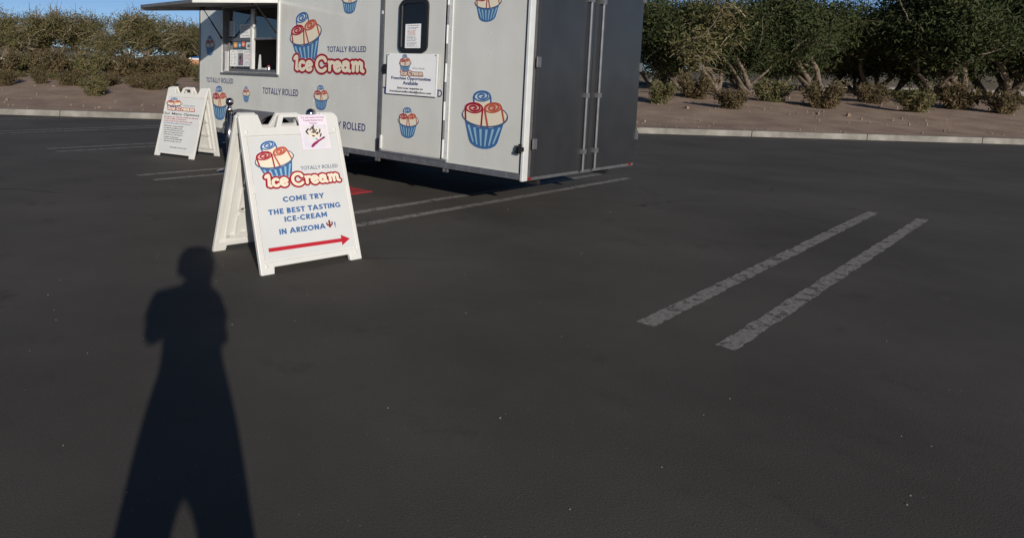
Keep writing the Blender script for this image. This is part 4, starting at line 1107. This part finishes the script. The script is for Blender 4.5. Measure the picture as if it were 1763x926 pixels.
# ------------------------------------------------------------------ vegetation
def quads_mesh(name, C, T, N, sx, sy, m):
    n = len(C); B = np.cross(N, T)
    V = np.empty((n, 4, 3))
    for k, (a, b) in enumerate(((-1, -.6), (1, -.35), (.8, .6), (-.9, .45))): V[:, k] = C + T * (sx * a)[:, None] + B * (sy * b)[:, None]
    me = bpy.data.meshes.new(name); me.vertices.add(n * 4); me.loops.add(n * 4); me.polygons.add(n)
    me.vertices.foreach_set('co', V.reshape(-1)); me.loops.foreach_set('vertex_index', np.arange(n * 4))
    me.polygons.foreach_set('loop_start', np.arange(0, n * 4, 4)); me.polygons.foreach_set('loop_total', np.full(n, 4))
    me.materials.append(MT[m]); me.update(calc_edges=True); return me

def tree_meshes(seed, H=4.0, spread=3.0, nleaf=9000, leaf=.10, m='leaf_olive', bare=10, low=.25):
    r = random.Random(seed); rg = np.random.default_rng(seed)
    tr = MB(); tw = MB(); tips = []
    def grow(p, d, ln, rad, lev):
        pts = [p]; q = p.copy(); dd = d.copy()
        for i in range(4):
            dd = (dd + Vector((r.uniform(-.3, .3), r.uniform(-.3, .3), r.uniform(-.12, .22)))).normalized(); q = q + dd * ln / 4; pts.append(q.copy())
            if lev >= 1: tips.append((q.copy(), lev))
        tr.tube(pts, [rad * (1 - .15 * i) for i in range(5)], 6 if lev < 2 else 4, caps=False)
        if lev < 3:
            for k in range(r.choice((3, 3, 4))):
                s_ = pts[r.randint(2, 4)]; a = r.uniform(0, 6.28); el = r.uniform(-.1, .8)
                nd = (dd * .5 + Vector((math.cos(a), math.sin(a), el))).normalized(); grow(s_, nd, ln * r.uniform(.55, .8), rad * .55, lev + 1)
    for k in range(r.choice((3, 4, 5))):
        a = r.uniform(0, 6.28); d = Vector((math.cos(a) * spread / H, math.sin(a) * spread / H, 1)).normalized(); grow(Vector((r.uniform(-.15, .15), r.uniform(-.15, .15), -.05)), d, H * .46, .10 * H / 4, 0)
    P = np.array([t[0] for t in tips]); 
    zt = P[:, 2].max(); P[:, 2] *= 1
    # bare shoots above the crown
    for k in range(bare):
        p = Vector(P[r.randrange(len(P))]); 
        if p.z < H * .45: continue
        q = [p]; d = Vector((r.uniform(-.7, .7), r.uniform(-.7, .7), 1)).normalized()
        for i in range(5): d = (d + Vector((r.uniform(-.25, .25), r.uniform(-.25, .25), 0))).normalized(); q.append(q[-1] + d * H * .06)
        tr.tube(q, [.030 - .0045 * i for i in range(6)], 4, caps=False)
    # arching dry twigs through the crown
    for k in range(bare * 6):
        p = Vector(P[r.randrange(len(P))]); d = Vector((r.uniform(-1, 1), r.uniform(-1, 1), r.uniform(-.2, .6))).normalized(); q = [p]
        for i in range(4): d = (d + Vector((0, 0, -.22))).normalized(); q.append(q[-1] + d * H * .06)
        tw.tube(q, [.016 - .003 * i for i in range(5)], 3, caps=False)
    idx = rg.integers(0, len(P), nleaf); C = P[idx] + rg.normal(0, 1, (nleaf, 3)) * np.array([.30, .30, .22]) * H / 4
    C[:, 2] = np.maximum(C[:, 2], low + rg.random(nleaf) * .3)
    N = rg.normal(0, 1, (nleaf, 3)); N /= np.linalg.norm(N, axis=1)[:, None]
    T = rg.normal(0, 1, (nleaf, 3)); T -= N * (T * N).sum(1)[:, None]; T /= np.linalg.norm(T, axis=1)[:, None]
    s_ = leaf * (.6 + .8 * rg.random(nleaf))
    return tr.mesh('trunk', ['bark'], True), quads_mesh('crown', C, T, N, s_, s_ * .55, m), tw.mesh('bare_twigs', ['drytwig'])

def shrub_meshes(seed, H=.8, m='leaf_dry', n=2600, leaf=.055):
    r = random.Random(seed); rg = np.random.default_rng(seed); tr = MB(); P = []
    for k in range(22):
        a = r.uniform(0, 6.28); d = Vector((math.cos(a) * r.uniform(.2, 1.2), math.sin(a) * r.uniform(.2, 1.2), 1)).normalized(); q = [Vector((r.uniform(-.1, .1), r.uniform(-.1, .1), -.04))]
        for i in range(5): d = (d + Vector((r.uniform(-.2, .2), r.uniform(-.2, .2), .02))).normalized(); q.append(q[-1] + d * H * r.uniform(.17, .24)); P.append(tuple(q[-1]))
        tr.tube(q, [.014, .012, .010, .008, .006, .004], 4, caps=False)
    P = np.array(P); C = P[rg.integers(0, len(P), n)] + rg.normal(0, .10 * H, (n, 3)); C[:, 2] = np.abs(C[:, 2])
    N = rg.normal(0, 1, (n, 3)); N /= np.linalg.norm(N, axis=1)[:, None]; T = rg.normal(0, 1, (n, 3)); T -= N * (T * N).sum(1)[:, None]; T /= np.linalg.norm(T, axis=1)[:, None]
    s_ = leaf * (.6 + .8 * rg.random(n))
    return tr.mesh('stems', ['drytwig']), quads_mesh('foliage', C, T, N, s_, s_ * .5, m)

T_OL = [tree_meshes(s, 4.0, 3.0, 13000, .06, 'leaf_olive', 34) for s in (21, 22, 23)]
T_GR = [tree_meshes(s, 4.6, 3.1, 30000, .062, 'leaf_green', 8, .05) for s in (31, 32, 33)]
def plant(var, x, y, sc, rz, label, cat, group, name='mesquite_tree', zs=1.0):
    t = empty(name, (x, y, terrain_z(y) - .02), rz); t.scale = (sc, sc, sc * zs); tag(t, label, cat, group)
    for nm, me in zip(('trunk', 'crown', 'bare_twigs') if len(var) == 3 else ('stems', 'foliage'), var): link(nm, me, t)
    return t
r = random.Random(9)
# big dry mesquites seen beside the trailer, then the row going on
for i, (px, dist, sc) in enumerate(((322, 54, 1.0), (300, 58, 1.08), (345, 60, 1.1), (262, 55, 1.0), (225, 60, 1.15), (185, 56, 1.05), (140, 59, 1.1), (95, 55, 1.1), (50, 60, 1.2), (5, 56, 1.1), (-50, 58, 1.2))):
    p = place(px, 110, dist)
    plant(T_OL[i % 3], float(p[0]), dist, sc * r.uniform(.86, 1.3), r.uniform(0, 6.28), 'olive brown mesquite tree with dry twigs beyond the road and low rail', 'tree', 'mesquite trees beyond the road', zs=.95)
for i in range(20):
    px = 1075 + i * 39 + r.uniform(-16, 16); dist = r.uniform(28.5, 34.5); p = place(px, 140, dist)
    plant(T_GR[i % 3] if i % 4 else T_OL[i % 3], float(p[0]), dist, r.uniform(.82, 1.3), r.uniform(0, 6.28), 'dark green tree in the row on the bank past the trailer rear' if i % 4 else 'olive twiggy tree mixed into the dark row past the trailer rear', 'tree', 'dark trees on the bank' if i % 4 else 'olive trees in the dark row', 'desert_tree', zs=r.uniform(.9, 1.15))
S_V = [shrub_meshes(s, .8, m) for s, m in ((41, 'leaf_dry'), (42, 'leaf_olive'), (43, 'leaf_dry'))]
for i, (px, dist, sc) in enumerate(((297, 28.5, 1.05), (309, 29.5, .95), (322, 29.0, .72), (333, 30.2, .62), (346, 26.5, .85), (340, 31, .5), (280, 28, 1.1), (255, 29, .9), (228, 27.5, 1.2), (195, 29, 1.0), (160, 28, 1.1), (118, 29.5, .9), (80, 28, 1.2), (40, 29, 1.0), (8, 27, 1.1))):
    p = place(px, 130, dist)
    plant(S_V[i % 3], float(p[0]), dist, sc, r.uniform(0, 6.28), ('low dry brown shrub on the granite bank behind the menu sign', 'low olive shrub on the granite bank behind the menu sign')[i % 3 == 1], 'shrub', ('dry shrubs on the left bank', 'olive shrubs on the left bank')[i % 3 == 1], 'desert_shrub')
for i in range(16):
    px = 20 + i * 20 + r.uniform(-9, 9); dist = r.uniform(21.5, 26.5); p = place(px, 150, dist)
    plant(S_V[i % 3], float(p[0]), dist, r.uniform(.28, .75), r.uniform(0, 6.28), 'small young shrub low on the granite slope near the kerb', 'shrub', 'young shrubs on the left slope', 'young_shrub')
for i, (px, dist, sc) in enumerate(((1130, 24, .9), (1195, 26, 1.1), (1260, 23, .8), (1335, 25, 1.0), (1420, 24, 1.1), (1500, 26, .9), (1580, 23.5, 1.0), (1650, 25, 1.1), (1730, 24, .9))):
    p = place(px, 160, dist)
    plant(S_V[(i + 1) % 3], float(p[0]), dist, sc, r.uniform(0, 6.28), ('low dry brown shrub on the bank under the dark trees', 'low olive shrub on the bank under the dark trees')[i % 3 == 0], 'shrub', ('dry shrubs on the right bank', 'olive shrubs on the right bank')[i % 3 == 0], 'desert_shrub')

# ------------------------------------------------------------------ the photographer, whose shadow falls on the asphalt
HT = 1.68
hs = ground(341, 428); base = hs - SUN * (HT / -SUN[2])
PX, PY = float(base[0]), float(base[1])
per = empty('person', (PX, PY, 0)); per.scale = (1.22, 1, 1); tag(per, 'person in navy shirt and jeans standing with a phone raised to take the picture', 'person')
def skin_obj(name, joints, edges, m, parent, sub=2, root=0):
    me = bpy.data.meshes.new(name); me.from_pydata([j[:3] for j in joints], edges, [])
    o = bpy.data.objects.new(name, me); COL.objects.link(o)
    sk_ = o.modifiers.new('skin', 'SKIN'); sk_.use_smooth_shade = True; sk_.branch_smoothing = .3
    for i, j in enumerate(joints):
        v = me.skin_vertices[0].data[i]; rr_ = j[3]; v.radius = rr_ if hasattr(rr_, '__len__') else (rr_, rr_); v.use_root = (i == root)
    ss = o.modifiers.new('sub', 'SUBSURF'); ss.levels = sub; ss.render_levels = sub
    dg = bpy.context.evaluated_depsgraph_get(); me2 = bpy.data.meshes.new_from_object(o.evaluated_get(dg)); me2.name = name
    bpy.data.objects.remove(o); bpy.data.meshes.remove(me); me2.materials.clear(); me2.materials.append(MT[m])
    return link(name, me2, parent)
# local frame: camera / phone at (-PX, -PY)
phx, phy, phz = -PX / 1.22, -PY - .035, CH
J = [(0, 0, .92, (.15, .11)), (0, -.01, 1.08, (.13, .10)), (0, -.01, 1.24, (.155, .11)), (-.03, 0, 1.33, (.10, .085)), (0, .01, 1.44, .055), (0, .02, 1.50, .055), (0, .025, 1.555, (.082, .095)), (0, .02, 1.615, (.078, .088))]
Ed = [(i, i + 1) for i in range(7)]
def add(j, parent):
    J.append(j); Ed.append((parent, len(J) - 1)); return len(J) - 1
for s_ in (-1, 1):
    a_ = add((s_ * .10, 0, .84, .085), 0); a_ = add((s_ * .125, .01, .48, .052), a_); a_ = add((s_ * .135, -.01, .27, .044), a_); a_ = add((s_ * .145, -.02, .09, .036), a_); a_ = add((s_ * .15, .03, .04, .035), a_); a_ = add((s_ * .16, .14, .028, .03), a_)
    a_ = add((s_ * .13 - .045, 0, 1.33, .050), 3); a_ = add((s_ * .15 - .04, .03, 1.11, .040), a_); a_ = add((phx + s_ * .05, phy - .05, phz - .13, .026), a_); a_ = add((phx + s_ * .045, phy - .03, phz - .085, .024), a_)
body = skin_obj('body', J, Ed, 'skin', per)
for s_ in (-1, 1):   # fingers around the phone
    for k in range(4):
        z = phz - .03 - k * .020; x = phx + s_ * .036
        skin_obj('finger', [(x + s_ * .006, phy - .028, z - .02, .010), (x - s_ * .002, phy + .016, z, .008), (x - s_ * (.022 + .004 * k), phy + .020, z, .007)], [(0, 1), (1, 2)], 'skin', body, 1)
    skin_obj('thumb', [(phx + s_ * .045, phy - .03, phz - .09, .011), (phx + s_ * .036, phy - .024, phz - .06, .009), (phx + s_ * .018, phy - .020, phz - .04, .008)], [(0, 1), (1, 2)], 'skin', body, 1)
    MB().lathe([(.004, -.004), (.012, 0), (.004, .004)], 10, 0, (s_ * .030, .108, 1.565), 'y').build('eye', 'hair', body)
skin_obj('nose', [(0, .105, 1.565, .010), (0, .125, 1.535, .013)], [(0, 1)], 'skin', body, 1)
skin_obj('hair', [(0, .0, 1.705, (.062, .07)), (0, -.02, 1.655, (.108, .10)), (0, -.03, 1.59, (.122, .105)), (0, -.05, 1.52, (.118, .06)), (0, -.055, 1.45, (.10, .04))], [(0, 1), (1, 2), (2, 3), (3, 4)], 'hair', per, 2)
sj = [(0, 0, .90, (.145, .12)), (0, -.01, 1.08, (.132, .11)), (-.02, -.01, 1.24, (.15, .115)), (-.035, 0, 1.335, (.10, .09)), (-.01, .005, 1.40, .065)]; se = [(0, 1), (1, 2), (2, 3), (3, 4)]
for s_ in (-1, 1):
    sj.append((s_ * .13 - .045, 0, 1.33, .062)); se.append((3, len(sj) - 1)); sj.append((s_ * .15 - .04, .02, 1.19, .052)); se.append((len(sj) - 2, len(sj) - 1))
skin_obj('shirt', sj, se, 'shirt', per)
pj = [(0, 0, .94, (.135, .11)), (0, 0, .86, (.14, .11))]; pe = [(0, 1)]
for s_ in (-1, 1):
    pj.append((s_ * .10, 0, .78, .085)); pe.append((1, len(pj) - 1)); pj.append((s_ * .125, .01, .48, .062)); pe.append((len(pj) - 2, len(pj) - 1)); pj.append((s_ * .145, -.01, .10, .05)); pe.append((len(pj) - 2, len(pj) - 1))
skin_obj('trousers', pj, pe, 'jeans', per)
for s_ in (-1, 1): skin_obj('shoe', [(s_ * .145, -.05, .045, (.042, .045)), (s_ * .15, .05, .045, (.045, .043)), (s_ * .16, .17, .032, (.045, .03))], [(0, 1), (1, 2)], 'seal', per, 2)
ph = empty('mobile_phone', (0, -.035, CH)); tag(ph, 'black mobile phone held up by the person taking the picture', 'phone')
mb = MB(); mb.extrude(rrect(-.037, .037, -.11, .04, .01), [], -.005, .005); mb.build('phone_body', 'blackplastic', ph)
MB().box(-.033, .033, -.0062, -.0052, -.104, .034).build('screen', 'carglass', ph)
